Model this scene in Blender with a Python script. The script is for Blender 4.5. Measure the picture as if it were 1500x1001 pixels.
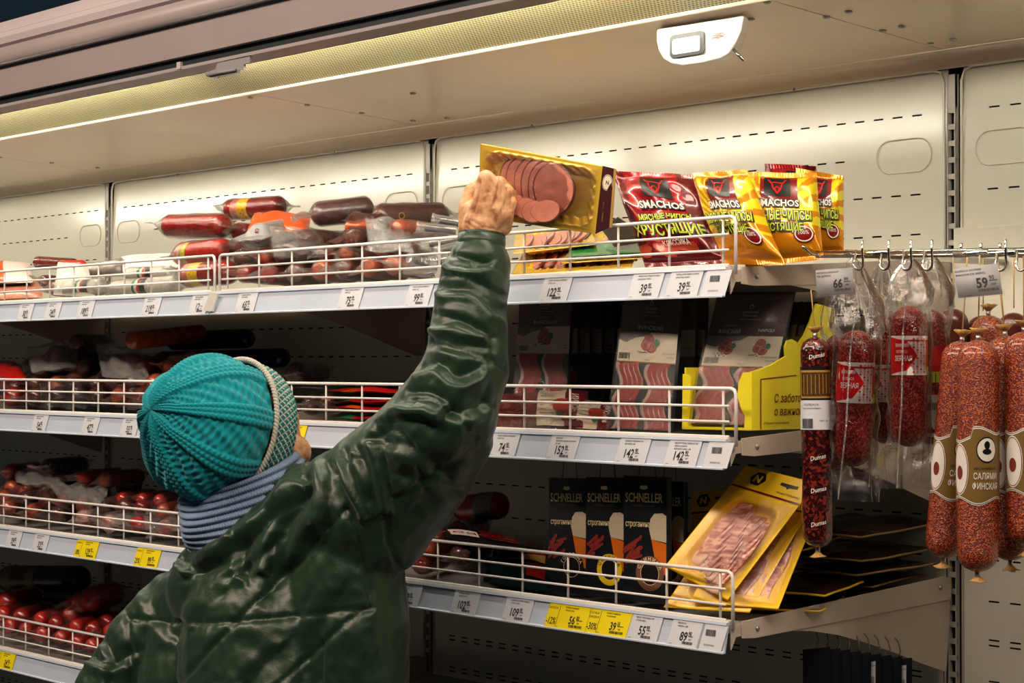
import bpy, bmesh, math, random
import numpy as np
from mathutils import Vector, Matrix, Euler, noise
random.seed(7)
for o in list(bpy.data.objects): bpy.data.objects.remove(o)
scn = bpy.context.scene
COL = scn.collection

# ------------------------------------------------------------- camera
F, YAW, PIT, ROL = 2869.4, 0.845, 0.0115, -0.0004
Z0 = 1.40
CAM = Vector((1.7669, -2.4583, 0.088 + Z0))
FW = Vector((-math.sin(YAW)*math.cos(PIT), math.cos(YAW)*math.cos(PIT), math.sin(PIT)))
RT = Vector((math.cos(YAW), math.sin(YAW), 0)); UP = RT.cross(FW)
cd = bpy.data.cameras.new('camera'); cam = bpy.data.objects.new('camera', cd); COL.objects.link(cam)
cd.sensor_width = 36; cd.lens = F/1500*36; cd.clip_start = 0.05
m3 = Matrix((RT, UP, -FW)).transposed(); cam.matrix_world = Matrix.Translation(CAM) @ m3.to_4x4()
scn.camera = cam
scn.view_settings.view_transform = 'Standard'; scn.view_settings.look = 'None'
scn.view_settings.gamma = 1; scn.view_settings.use_curve_mapping = False
scn.view_settings.exposure = 0.12
# ------------------------------------------------------------- light
w = bpy.data.worlds.new('world'); scn.world = w; w.use_nodes = True
w.node_tree.nodes['Background'].inputs[0].default_value = (0.4, 0.75, 1.0, 1)
w.node_tree.nodes['Background'].inputs[1].default_value = 0.018
TUBE_STRENGTH = 54
def area(name, loc, target, sx, sy, power, col):
    l = bpy.data.lights.new(name, 'AREA'); l.shape = 'RECTANGLE'; l.size = sx; l.size_y = sy
    l.energy = power; l.color = col
    o = bpy.data.objects.new(name, l); COL.objects.link(o); o.location = loc
    o.rotation_euler = (Vector(target)-Vector(loc)).to_track_quat('-Z', 'Y').to_euler()
    return o
area('store_lamp', (-0.9, -2.45, 3.1), (-0.9, -0.5, 1.4), 3.8, 0.35, 76, (1.0, 0.80, 0.62))
area('store_lamp', (2.0, -1.6, 3.2), (0.3, -0.3, 1.3), 1.6, 0.3, 28, (1.0, 0.78, 0.62))

# ------------------------------------------------------------- helpers
def ray(x, y): return FW + RT*((x-750)/F) + UP*((500.5-y)/F)
def PY(x, y, Y):
    d = ray(x, y); return CAM + d*((Y-CAM.y)/d.y)
def PX(x, y, X):
    d = ray(x, y); return CAM + d*((X-CAM.x)/d.x)
def PZ(x, y, Z):
    d = ray(x, y); return CAM + d*((Z-CAM.z)/d.z)
def PD(x, y, t): return CAM + ray(x, y)*t           # at depth t along the view axis
V = Vector

def ntree(name):
    m = bpy.data.materials.new(name); m.use_nodes = True; nt = m.node_tree
    return m, nt, nt.nodes['Principled BSDF']
def S(b, **k):
    for n, v in k.items():
        n = n.replace('_', ' ')
        if isinstance(v, tuple) and len(v) == 3 and 'Radius' not in n: v = (*v, 1)
        b.inputs[n].default_value = v
def c8(r, g, b):
    f = lambda c: ((c/255+0.055)/1.055)**2.4 if c > 10 else c/255/12.92
    return (f(r), f(g), f(b))
def link(nt, a, b): nt.links.new(a, b)
def coords(nt, kind='Object', scale=(1, 1, 1)):
    tc = nt.nodes.new('ShaderNodeTexCoord'); mp = nt.nodes.new('ShaderNodeMapping')
    mp.inputs['Scale'].default_value = scale; link(nt, tc.outputs[kind], mp.inputs[0]); return mp.outputs[0]
def bump(nt, b, hsock, strength=0.3, dist=0.002):
    bn = nt.nodes.new('ShaderNodeBump'); bn.inputs['Strength'].default_value = strength
    bn.inputs['Distance'].default_value = dist; link(nt, hsock, bn.inputs['Height']); link(nt, bn.outputs[0], b.inputs['Normal']); return bn
def ramp(nt, fac, stops, interp='LINEAR'):
    r = nt.nodes.new('ShaderNodeValToRGB'); r.color_ramp.interpolation = interp
    e = r.color_ramp.elements
    while len(e) < len(stops): e.new(0.5)
    for i, (p, c) in enumerate(stops): e[i].position = p; e[i].color = (*c, 1)
    link(nt, fac, r.inputs[0]); return r.outputs[0]
def noise_tex(nt, vec, scale, detail=4, rough=0.5):
    n = nt.nodes.new('ShaderNodeTexNoise'); n.inputs['Scale'].default_value = scale
    n.inputs['Detail'].default_value = detail; n.inputs['Roughness'].default_value = rough
    link(nt, vec, n.inputs['Vector']); return n.outputs['Fac']
def voro(nt, vec, scale, feature='F1'):
    n = nt.nodes.new('ShaderNodeTexVoronoi'); n.inputs['Scale'].default_value = scale; n.feature = feature
    link(nt, vec, n.inputs['Vector']); return n
M = {}
def flat(name, col, rough=0.5, metal=0.0, coat=0.0, var=0.0, vs=40, bmp=0.0, bs=200, spec=0.5):
    if name in M: return M[name]
    m, nt, b = ntree(name); S(b, Base_Color=col, Roughness=rough, Metallic=metal, Coat_Weight=coat, Specular_IOR_Level=spec)
    if var or bmp: vec = coords(nt)
    if var:
        n = noise_tex(nt, vec, vs)
        lo = tuple(c*(1-var) for c in col); hi = tuple(min(1, c*(1+var)) for c in col)
        link(nt, ramp(nt, n, [(0.3, lo), (0.7, hi)]), b.inputs['Base Color'])
    if bmp: bump(nt, b, noise_tex(nt, vec, bs), bmp)
    M[name] = m; return m

class MB:
    def __init__(s): s.v = []; s.f = []; s.m = []; s.mats = []; s.sm = []
    def mi(s, m):
        if m not in s.mats: s.mats.append(m)
        return s.mats.index(m)
    def add(s, vs, fs, m, smooth=False):
        k = len(s.v); s.v.extend([tuple(p) for p in vs]); i = s.mi(m)
        for f in fs: s.f.append([a+k for a in f]); s.m.append(i); s.sm.append(smooth)
        return s
    def box(s, a, b, m, xf=None, bev=0):
        (x0, y0, z0), (x1, y1, z1) = a, b
        x0, x1 = sorted((x0, x1)); y0, y1 = sorted((y0, y1)); z0, z1 = sorted((z0, z1))
        vs = [V(p) for p in ((x0,y0,z0),(x1,y0,z0),(x1,y1,z0),(x0,y1,z0),(x0,y0,z1),(x1,y0,z1),(x1,y1,z1),(x0,y1,z1))]
        if xf: vs = [xf @ p for p in vs]
        return s.add(vs, [(0,3,2,1),(4,5,6,7),(0,1,5,4),(1,2,6,5),(2,3,7,6),(3,0,4,7)], m)
    def tube(s, pts, r, m, n=8, cap=True, smooth=True, closed=False):
        pts = [V(p) for p in pts]; N = len(pts); rr = r if isinstance(r, (list, tuple)) else [r]*N
        vs = []; fs = []; ref = None
        for i, p in enumerate(pts):
            if closed: t = pts[(i+1) % N]-pts[i-1]
            else: t = (pts[min(i+1, N-1)]-pts[max(i-1, 0)])
            t.normalize()
            if ref is None: ref = t.orthogonal().normalized()
            ref = (ref - t*ref.dot(t)); ref.normalize(); q = t.cross(ref)
            for k in range(n):
                a = 2*math.pi*k/n; vs.append(p + (ref*math.cos(a)+q*math.sin(a))*rr[i])
        L = N if closed else N-1
        for i in range(L):
            for k in range(n):
                a = i*n+k; b = i*n+(k+1) % n; j = ((i+1) % N)*n
                fs.append((a, b, j+(k+1) % n, j+k))
        if cap and not closed: fs.append(tuple(range(n-1, -1, -1))); fs.append(tuple(range((N-1)*n, N*n)))
        return s.add(vs, fs, m, smooth)
    def grid(s, fn, nu, nv, m, smooth=True, wrapu=False, thick=0):
        vs = []; fs = []
        for j in range(nv+1):
            for i in range(nu+(0 if wrapu else 1)): vs.append(V(fn(i/nu, j/nv)))
        W = nu if wrapu else nu+1
        for j in range(nv):
            for i in range(nu):
                a = j*W+i; b = j*W+(i+1) % W if wrapu else a+1
                fs.append((a, b, b+W, a+W))
        if callable(m) and not isinstance(m, bpy.types.Material):
            k = len(s.v); s.v.extend([tuple(p) for p in vs])
            q = 0
            for j in range(nv):
                for i in range(nu):
                    s.f.append([c+k for c in fs[q]]); s.m.append(s.mi(m((i+.5)/nu, (j+.5)/nv))); s.sm.append(smooth); q += 1
            return s
        return s.add(vs, fs, m, smooth)
    def prism(s, poly, h0, h1, m, fn=None):
        # poly: 2D list, extruded; fn maps (a,b,h)->3D
        fn = fn or (lambda a, b, h: V((a, b, h)))
        n = len(poly); vs = [fn(a, b, h0) for a, b in poly]+[fn(a, b, h1) for a, b in poly]
        fs = [tuple(range(n-1, -1, -1)), tuple(range(n, 2*n))]+[(i, (i+1) % n, n+(i+1) % n, n+i) for i in range(n)]
        return s.add(vs, fs, m)
    def build(s, name, parent=None, solid=0, sub=0, bev=0, noshade=False):
        me = bpy.data.meshes.new(name); me.from_pydata(s.v, [], s.f)
        for m in s.mats: me.materials.append(m)
        me.polygons.foreach_set('material_index', s.m); me.polygons.foreach_set('use_smooth', s.sm); me.update()
        o = bpy.data.objects.new(name, me); COL.objects.link(o)
        if parent: o.parent = parent
        if solid: md = o.modifiers.new('solid', 'SOLIDIFY'); md.thickness = solid; md.offset = 0
        if sub: md = o.modifiers.new('sub', 'SUBSURF'); md.levels = sub; md.render_levels = sub
        if bev: md = o.modifiers.new('bev', 'BEVEL'); md.width = bev; md.segments = 2; md.limit_method = 'ANGLE'
        return o
def tag(o, label, cat, group=None):
    o['label'] = label; o['category'] = cat
    if group: o['group'] = group
    return o
def struct(o, label=None):
    o['kind'] = 'structure'
    if label: o['label'] = label
    return o
def thing(name, label, cat, xf=None, group=None):
    o = bpy.data.objects.new(name, None); COL.objects.link(o); o.empty_display_size = 0.03
    if xf is not None:
        if isinstance(xf, Matrix): o.matrix_world = xf
        else: o.location = xf
    return tag(o, label, cat, group)
def frame(o, x, z):
    """matrix with origin o, local X along x, local Z as close to z as possible"""
    x = V(x).normalized(); z = V(z); z = (z-x*z.dot(x)).normalized(); y = z.cross(x)
    return Matrix.Translation(V(o)) @ Matrix((x, y, z)).transposed().to_4x4()
def inst(mesh, name, parent, loc=(0, 0, 0)):
    o = bpy.data.objects.new(name, mesh); COL.objects.link(o); o.parent = parent; o.location = loc; return o

_tc = {}
def text_geo(t, bold=0.0):
    k = (t, bold)
    if k in _tc: return _tc[k]
    c = bpy.data.curves.new('t', 'FONT'); c.body = t; c.size = 1; c.offset = bold; c.resolution_u = 2; c.align_x = 'CENTER'
    c.fill_mode = 'FRONT'
    o = bpy.data.objects.new('t', c); COL.objects.link(o)
    dg = bpy.context.evaluated_depsgraph_get(); me = bpy.data.meshes.new_from_object(o.evaluated_get(dg))
    vs = [(v.co.x, v.co.y) for v in me.vertices]; fs = [tuple(p.vertices) for p in me.polygons]
    bpy.data.objects.remove(o); bpy.data.curves.remove(c); bpy.data.meshes.remove(me)
    _tc[k] = (vs, fs); return _tc[k]
CAP = 0.73
def text(mb, t, fn, u, v, h, m, w=None, bold=0.0, shear=0.0, rot=0.0, h_off=0.0004, align='C', squeeze=1.0):
    """write t centred at (u,v) with cap height h; fn(a,b,h)->3D"""
    vs, fs = text_geo(t, bold)
    if not vs: return
    xs = [p[0] for p in vs]; x0, x1 = min(xs), max(xs); cx = (x0+x1)/2
    s = h/CAP; sx = s*squeeze
    if w: sx = w/max(1e-6, x1-x0)
    if align == 'L': cx = x0
    if align == 'R': cx = x1
    ca, sa = math.cos(rot), math.sin(rot); out = []
    for x, y in vs:
        a = (x-cx)*sx+shear*(y-CAP/2)*s; b = (y-CAP/2)*s
        out.append(fn(u+a*ca-b*sa, v+a*sa+b*ca, h_off))
    mb.add(out, fs, m)
def poly(mb, pts, fn, m, off=0.0003, sub=0):
    """flat 2D polygon wrapped by fn; sub: triangulate and subdivide edges"""
    bm = bmesh.new(); vs = [bm.verts.new((a, b, 0)) for a, b in pts]; bm.faces.new(vs)
    bmesh.ops.triangulate(bm, faces=bm.faces[:])
    for _ in range(sub): bmesh.ops.subdivide_edges(bm, edges=bm.edges[:], cuts=1, use_grid_fill=True)
    bm.verts.ensure_lookup_table(); bm.verts.index_update()
    mb.add([fn(v.co.x, v.co.y, off) for v in bm.verts], [tuple(v.index for v in f.verts) for f in bm.faces], m, True); bm.free()
def rect(mb, a0, b0, a1, b1, fn, m, off=0.0003, nu=1, nv=1):
    mb.grid(lambda i, j: fn(a0+(a1-a0)*i, b0+(b1-b0)*j, off), nu, nv, m)
def disc(mb, ca, cb, ra, rb, fn, m, off=0.0003, n=24, rings=1):
    vs = [fn(ca, cb, off)]; fs = []
    for k in range(1, rings+1):
        for i in range(n):
            t = 2*math.pi*i/n; vs.append(fn(ca+ra*k/rings*math.cos(t), cb+rb*k/rings*math.sin(t), off))
    for i in range(n): fs.append((0, 1+i, 1+(i+1) % n))
    for k in range(rings-1):
        for i in range(n):
            a = 1+k*n+i; b = 1+k*n+(i+1) % n; fs.append((a, a+n, b+n, b))
    mb.add(vs, fs, m, True)
def ring(mb, ca, cb, ra, rb, wd, fn, m, off=0.0004, n=28):
    vs = []; fs = []
    for i in range(n):
        t = 2*math.pi*i/n
        vs.append(fn(ca+ra*math.cos(t), cb+rb*math.sin(t), off)); vs.append(fn(ca+(ra-wd)*math.cos(t), cb+(rb-wd)*math.sin(t), off))
    for i in range(n): a = 2*i; b = 2*((i+1) % n); fs.append((a, b, b+1, a+1))
    mb.add(vs, fs, m, True)
def flatfn(a, b, h): return V((a, -h, b))            # prints on a surface facing local -Y
def bars(mb, a0, a1, b0, b1, fn, m, n=16, seed=1, off=0.0004):
    r = random.Random(seed); x = a0
    while x < a1:
        wd = (a1-a0)/n*r.choice((0.4, 0.4, 0.8)); rect(mb, x, b0, min(a1, x+wd), b1, fn, m, off); x += wd+(a1-a0)/n*r.choice((0.3, 0.5))

# ------------------------------------------------------------- common materials
WHITE = flat('shelf_white_enamel', c8(226, 220, 208), 0.32, var=0.03, vs=8)
CREAM = flat('wall_cream_enamel', c8(230, 226, 210), 0.17, var=0.03, vs=3, bmp=0.05, bs=9)
CEIL = flat('ceiling_cream_enamel', c8(244, 226, 204), 0.3, var=0.05, vs=4)
PINKM = flat('fascia_painted_steel', c8(162, 150, 150), 0.38, var=0.05, vs=5)
PALEF = flat('fascia_pale_aluminium', c8(196, 186, 190), 0.35, var=0.04, vs=5)
BLACKR = flat('black_rubber', c8(22, 30, 36), 0.5)
DARKIN = flat('dark_void', c8(14, 16, 18), 0.9)
BEIGE = flat('bracket_beige_paint', c8(196, 180, 166), 0.4, var=0.05, vs=12)
CHROME = flat('chrome', (0.62, 0.6, 0.57), 0.16, 1.0)
STEEL = flat('galvanised_steel', (0.5, 0.5, 0.48), 0.35, 0.9)
WIREW = flat('white_coated_wire', c8(234, 228, 226), 0.35)
INK = flat('black_ink', c8(28, 28, 32), 0.5)
PAPER = flat('white_paper', c8(214, 217, 226), 0.45)
YELP = flat('yellow_paper', c8(250, 226, 20), 0.45)
RAILM = flat('rail_grey_white_plastic', c8(196, 206, 224), 0.28, var=0.03, vs=10)
# ============================================================= SETTING
W = 1.25
Z1, Z2, Z3, Z4 = 1.5777, 1.3471, 1.1016, 0.8431
ZR = [Z1, Z2, Z3, Z4]
FR = -0.5005
# floor
b = MB(); b.box((-5, -4.5, -0.05), (3, 0.1, 0), flat('floor_tile', c8(56, 54, 54), 0.35, var=0.1, vs=2)); struct(b.build('floor'))

# back wall: one pressed panel per bay, with real slots
rowz = [PY(1365, 166, 0).z-0.0612*k for k in range(-0, 24)]
def wall_panel(x0, x1, parent):
    mb = MB(); zt = 1.935; zb = 0.35; T = 0.0012
    ovz = PY(1330, 228, 0).z
    zs = zt; sl = 0.019; pit = 0.037; hs = 0.0013
    rows = []
    for k, z in enumerate(rowz):
        if z > Z3-0.02: rows.append((z, k))
        else: rows.append((z+0.004, k)); rows.append((z-0.004, k))
    n = int((x1-x0-0.04)/pit); off = ((x1-x0)-(n-1)*pit-sl)/2
    for z, k in rows:
        mb.box((x0, 0, z+hs), (x1, T, zs), CREAM)
        x = x0
        for i in range(n):
            s0 = x0+off+i*pit
            if k == 1 and (i < 4 or i >= n-4): continue
            mb.box((x, 0, z-hs), (s0, T, z+hs), CREAM); x = s0+sl
        mb.box((x, 0, z-hs), (x1, T, z+hs), CREAM); zs = z-hs
    mb.box((x0, 0, zb), (x1, T, zs), CREAM)
    mb.v = [(x, y+max(0, z-1.78)*0.05, z) for x, y, z in mb.v]  # upper sheet leans back, shaped to bring the tube's reflection band lower
    o = mb.build('panel', parent)
    # rolled top and side edge of the pressed sheet
    e = MB(); e.tube([(x0+0.002, -0.001, zb), (x0+0.002, -0.001, zt-0.02), (x0+0.008, -0.001, zt-0.005), (x0+0.022, -0.001, zt), (x1-0.022, -0.001, zt), (x1-0.008, -0.001, zt-0.005), (x1-0.002, -0.001, zt-0.02), (x1-0.002, -0.001, zb)], 0.0022, CREAM, 6)
    e.build('panel_rim', parent)
    for cx in (x0+0.078, x1-0.078):
        k = MB(); P = []
        for i in range(40):
            t = 2*math.pi*i/40; c, s_ = math.cos(t), math.sin(t)
            a = 0.026; P.append((cx+(0.026 if c > 0 else -0.026)+a*c, -0.0002, ovz+a*s_))
        k.tube(P, 0.0011, CREAM, 5, closed=True); k.build('knockout', parent)
wall = struct(thing('wall_back', 'cream enamelled slotted back wall of the chilled cabinet', 'wall')); del wall['category']
for i in range(-3, 1):
    wall_panel(i*W+0.014, (i+1)*W-0.014, wall)
k = MB(); k.box((-3.8, 0.02, 0.3), (1.3, 0.03, 2.0), DARKIN); k.build('backing', wall)
# ledge strip behind the hooks in the right hand bay
k = MB(); zl = PY(1450, 331, -0.01).z
k.box((0.008, -0.012, zl-0.28), (1.2, -0.003, zl), CREAM); k.build('ledge_plate', wall, bev=0.002)
# slotted uprights
for i in range(-2, 1):
    x = i*W; mb = MB()
    UPM = flat('upright_grey_paint', c8(196, 190, 180), 0.4)
    zt = 1.90; z = zt
    hw = 0.0075
    mb.box((x-hw, -0.006, 0.3), (x-hw+0.0015, 0.004, 1.925), UPM); mb.box((x+hw-0.0015, -0.006, 0.3), (x+hw, 0.004, 1.925), UPM)
    while z > 0.32:
        mb.box((x-hw, -0.004, z-0.008), (x+hw, -0.002, z), UPM); z -= 0.025
    mb.box((x-hw, 0.0, 1.875), (x+hw, -0.005, 1.925), UPM)
    mb.box((x-hw, 0.0045, 0.3), (x+hw, 0.0052, 1.92), DARKIN)
    o = mb.build('upright_post'); struct(o)
# screws on wall
def screw(x, y, Y, parent, r=0.0042):
    p = PY(x, y, Y); s_ = MB(); s_.tube([p+V((0, 0.001, 0)), p+V((0, -0.002, 0)), p+V((0, -0.003, 0))], [r, r, r*0.6], STEEL, 10)
    s_.tube([p+V((0, -0.003, 0)), p+V((0, -0.0034, 0))], r*0.35, BLACKR, 6); s_.build('screw', parent)
for x, y in ((1165, 131), (781, 184), (492, 223), (261, 255), (77, 280)): screw(x, y, 0, wall)

# ceiling of the case
ZW, ZL, YL = 1.959, 1.9871, -0.4291
ceil_ = struct(thing('ceiling', 'cream sheet metal roof panels of the chilled cabinet', 'x')); del ceil_['category']
def cz(y): return ZW+(ZL-ZW)*(y/YL)
for i in range(-4, 1):
    x0, x1 = i*W+0.0012, (i+1)*W-0.0012
    mb = MB()
    prof = [(-0.012, ZW+0.0005), (YL, ZL), (YL, ZL+0.004), (-0.012, ZW+0.0045)]
    mb.prism(prof, x0, x1, CEIL, lambda a, b, h: V((h, a, b)))
    mb.build('roof_panel', ceil_)
mb = MB()   # cove between wall and ceiling
mb.grid(lambda u, v: V((-3.75+5.0*u, -0.028+0.026*math.sin(v*math.pi/2), 1.9605-0.026*(1-math.cos(v*math.pi/2)))), 1, 8, CEIL); mb.build('cove', ceil_, solid=0.001)
mb = MB(); mb.tube([(-4.5, YL-0.002, ZL-0.001), (1.25, YL-0.002, ZL-0.001)], 0.0034, flat('warm_white_trim', c8(244, 226, 200), 0.3), 8); mb.build('edge_trim', ceil_)
def bolt(x, y):
    d = ray(x, y); # intersect sloping ceiling
    k_ = (ZL-ZW)/YL; t = (ZW+k_*CAM.y-CAM.z)/(d.z-k_*d.y); p = CAM+d*t
    s_ = MB(); s_.tube([p+V((0, 0, 0.001)), p-V((0, 0, 0.002)), p-V((0, 0, 0.0035))], [0.0055, 0.0055, 0.0035], STEEL, 10); s_.build('bolt', ceil_)
for x, y in ((1100, 27), (1124, 2), (1211, 24), (1243, 16), (1293, 44), (1321, 38), (1363, 63), (1396, 57), (367, 142), (450, 153), (530, 165), (605, 176), (605, 136), (76, 238), (143, 245), (0, 230), (655, 172)): bolt(x, y)
mb = MB()
mb.box((-4.5, -0.60, ZL+0.10), (1.25, 0.0, ZL+0.11), DARKIN); mb.build('roof_backing', ceil_)

# air curtain grille
m, nt, bs = ntree('honeycomb_grille'); vec = coords(nt)
br = nt.nodes.new('ShaderNodeTexBrick'); link(nt, vec, br.inputs['Vector'])
br.inputs['Scale'].default_value = 1; br.inputs['Brick Width'].default_value = 0.0072; br.inputs['Row Height'].default_value = 0.0048
br.inputs['Mortar Size'].default_value = 0.0011; br.inputs['Mortar Smooth'].default_value = 0.3
br.inputs['Color1'].default_value = (*c8(70, 68, 42), 1); br.inputs['Color2'].default_value = (*c8(88, 84, 54), 1); br.inputs['Mortar'].default_value = (*c8(196, 188, 142), 1)  # dark cell colours paint the shade of holes that are not cut
link(nt, br.outputs['Color'], bs.inputs['Base Color']); S(bs, Roughness=0.45); bump(nt, bs, br.outputs['Fac'], 0.6, 0.002)
GRILLE = m
th = math.atan2(0.046, 0.131)
g = MB(); g.box((-4.5, -0.139, 0), (1.25, 0, 0.006), GRILLE)
go = g.build('honeycomb_grille'); go.location = (0, YL-0.004, ZL+0.001); go.rotation_euler = (-th, 0, 0); struct(go)

# canopy fascia: profile points taken in YZ
fas = struct(thing('canopy_fascia', 'long rounded pinkish steel canopy fascia', 'x')); del fas['category']
def extr(name, prof, m, x0=-4.5, x1=1.25, smooth=False, parent=fas):
    mb = MB(); n = len(prof)
    mb.add([(x0, a, b) for a, b in prof]+[(x1, a, b) for a, b in prof],
           [(i, (i+1) % n, n+(i+1) % n, n+i) for i in range(n)]+[tuple(range(n-1, -1, -1)), tuple(range(n, 2*n))], m, smooth)
    return mb.build(name, parent)
def zc0(y, Y): return PY(0, y, Y).z
extr('light_shield', [(-0.600, zc0(168, -0.600)), (-0.625, zc0(158, -0.625)), (-0.625, zc0(158, -0.625)+0.0012), (-0.600, zc0(168, -0.600)+0.0012)], PINKM)
extr('lower_rail', [(-0.625, zc0(158, -0.625)), (-0.630, zc0(157.5, -0.630)), (-0.632, zc0(153.5, -0.632)), (-0.625, zc0(153.5, -0.625))], PALEF)
extr('black_groove', [(-0.624, zc0(153.5, -0.624)), (-0.629, zc0(153.5, -0.629)), (-0.629, zc0(140.5, -0.629)), (-0.624, zc0(140.5, -0.624))], BLACKR)
zA = zc0(141, -0.640)
extr('face_panel', [(-0.625, zA), (-0.640, zA), (-0.646, zc0(98, -0.646)), (-0.652, zc0(90, -0.652)), (-0.63, zc0(88, -0.63))], PINKM)
pr = []
for i in range(9):
    t = i/8; a = -math.pi/2*0.5+t*math.pi*0.75
    pr.append((-0.643-0.020*math.cos(a), zc0(84, -0.655)+0.022*math.sin(a)))
pr = [(-0.625, pr[0][1])]+pr+[(-0.60, pr[-1][1])]
extr('bull_nose', pr, PINKM, smooth=True)
z1_, z2_, z3_ = zc0(66, -0.645), zc0(50, -0.64), zc0(34, -0.63)
extr('upper_band', [(-0.60, z1_-0.004), (-0.64, z1_-0.004), (-0.646, z1_), (-0.648, z1_), (-0.652, (z1_+z2_)/2), (-0.646, z2_), (-0.60, z2_)], PALEF)
extr('top_band', [(-0.60, z2_+0.0015), (-0.643, z2_+0.0015), (-0.642, (z2_+z3_)/2), (-0.632, z3_), (-0.60, z3_)], PALEF)
# clip bracket under the fascia
br_ = thing('rail_clip_bracket', 'small grey stepped clip bracket under the canopy edge', 'bracket')
mb = MB(); GREYP = flat('grey_plastic', c8(150, 146, 150), 0.4)
pts = [(300, 107), (316, 101), (318, 93), (366, 81), (366, 92), (357, 94), (357, 103), (350, 103), (348, 108), (320, 112), (318, 115), (303, 112)]
q = [PY(x, y, -0.628) for x, y in pts]
mb.add([p for p in q]+[p+V((0, 0.004, 0)) for p in q], [tuple(range(12)), tuple(range(23, 11, -1))]+[(i, 12+i, 12+(i+1) % 12, (i+1) % 12) for i in range(12)], GREYP); mb.build('plate', br_)
mb = MB(); a = PY(303, 110, -0.631); b2 = PY(345, 102, -0.631); mb.tube([a, b2], 0.0025, GREYP, 8); mb.build('tab', br_)
mb = MB(); a = PY(262, 96, -0.633); mb.box(a-V((0.006, 0.001, 0.006)), a+V((0.006, 0.004, 0.006)), PALEF); mb.build('end_clip', br_)

# lamp tubes (the light of the case)
m, nt, bs = ntree('lit_tube'); S(bs, Base_Color=(1, 1, 1), Emission_Color=(1.0, 0.93, 0.76), Emission_Strength=TUBE_STRENGTH)
LIT = m
for i in range(-3, 1):
    t = thing('fluorescent_tube', ['white fluorescent tube behind the canopy fascia at far left', 'white fluorescent tube behind the canopy fascia, left of the clip bracket', 'white fluorescent tube behind the canopy fascia, right of the clip bracket', 'white fluorescent tube behind the canopy fascia above the hanging salami'][i+3], 'lamp', (i*W+0.05, -0.586, 2.0065))
    k = MB(); k.tube([(0, 0, 0), (W-0.10, 0, 0)], 0.0075, LIT, 10); k.build('glass_tube', t)
    for xx in (-0.02, W-0.10): k = MB(); k.tube([(xx, 0, 0), (xx+0.02, 0, 0)], 0.0085, STEEL, 10); k.build('end_cap', t)

# white sensor lamp under the roof
sl = thing('sensor_lamp', 'white rounded lamp housing with lit window under the cabinet roof', 'lamp')
Ys = YL+0.02
def LP(x, y, dy=0): return PY(x, y, Ys+dy)
HW = flat('lamp_white_plastic', c8(240, 236, 232), 0.3)
out = [(962, 43), (962, 60), (965, 74), (972, 86), (984, 93), (1000, 96), (1030, 92), (1055, 86), (1068, 78), (1078, 63), (1086, 45), (1090, 23)]
fr = [LP(x, y) for x, y in out]; bk = [LP(x+8, y+4, 0.05) for x, y in out]; n = len(out)
mb = MB(); mb.add(fr+bk, [tuple(range(n-1, -1, -1)), tuple(range(n, 2*n))]+[(i, (i+1) % n, n+(i+1) % n, n+i) for i in range(n)], HW); mb.build('housing', sl, bev=0.003)
WR = flat('lamp_window_frame', c8(24, 28, 24), 0.3)
def rrect(cx, cy, hw, hh, r, sh, n=5):
    P = []
    for qx, qy, a0 in ((1, 1, 0), (-1, 1, 90), (-1, -1, 180), (1, -1, 270)):
        for i in range(n+1):
            a = math.radians(a0+90*i/n); x = qx*(hw-r)+r*math.cos(a); y = qy*(hh-r)+r*math.sin(a)
            P.append((cx+x, cy-y+sh*x))
    return P
mb = MB(); P = rrect(1006, 65, 25, 17, 6, -0.16)
n = len(P); mb.add([LP(x, y, -0.0035) for x, y in P]+[LP(x, y, 0.001) for x, y in P], [tuple(range(n)), *[(i, n+i, n+(i+1) % n, (i+1) % n) for i in range(n)]], WR); mb.build('window_frame', sl)
m, nt, bs = ntree('lit_window'); S(bs, Base_Color=(1, 1, 1), Emission_Color=(1.0, 0.98, 0.92), Emission_Strength=1.4)
mb = MB(); P = rrect(1005, 66, 20, 11, 3, -0.16); mb.add([LP(x, y, -0.0045) for x, y in P], [tuple(range(len(P)))], m); mb.build('lit_window', sl)
mb = MB(); rr = flat('faded_red_print', c8(176, 96, 80), 0.6)
for dx, dy, wd in ((0, 0, 14), (4, -3, 12), (-2, 3, 10)):
    mb.add([LP(1050+dx-wd/2, 54+dy, -0.0042), LP(1050+dx+wd/2, 52+dy, -0.0042), LP(1050+dx+wd/2, 50+dy, -0.0042), LP(1050+dx-wd/2, 52.4+dy, -0.0042)], [(0, 1, 2, 3)], rr)
mb.build('sticker', sl)
mb = MB(); a = PY(1072, 70, -0.40); b2 = PY(1090, 89, -0.40); mb.tube([a, b2], 0.0022, CHROME, 8); mb.build('metal_pin', sl)

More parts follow.
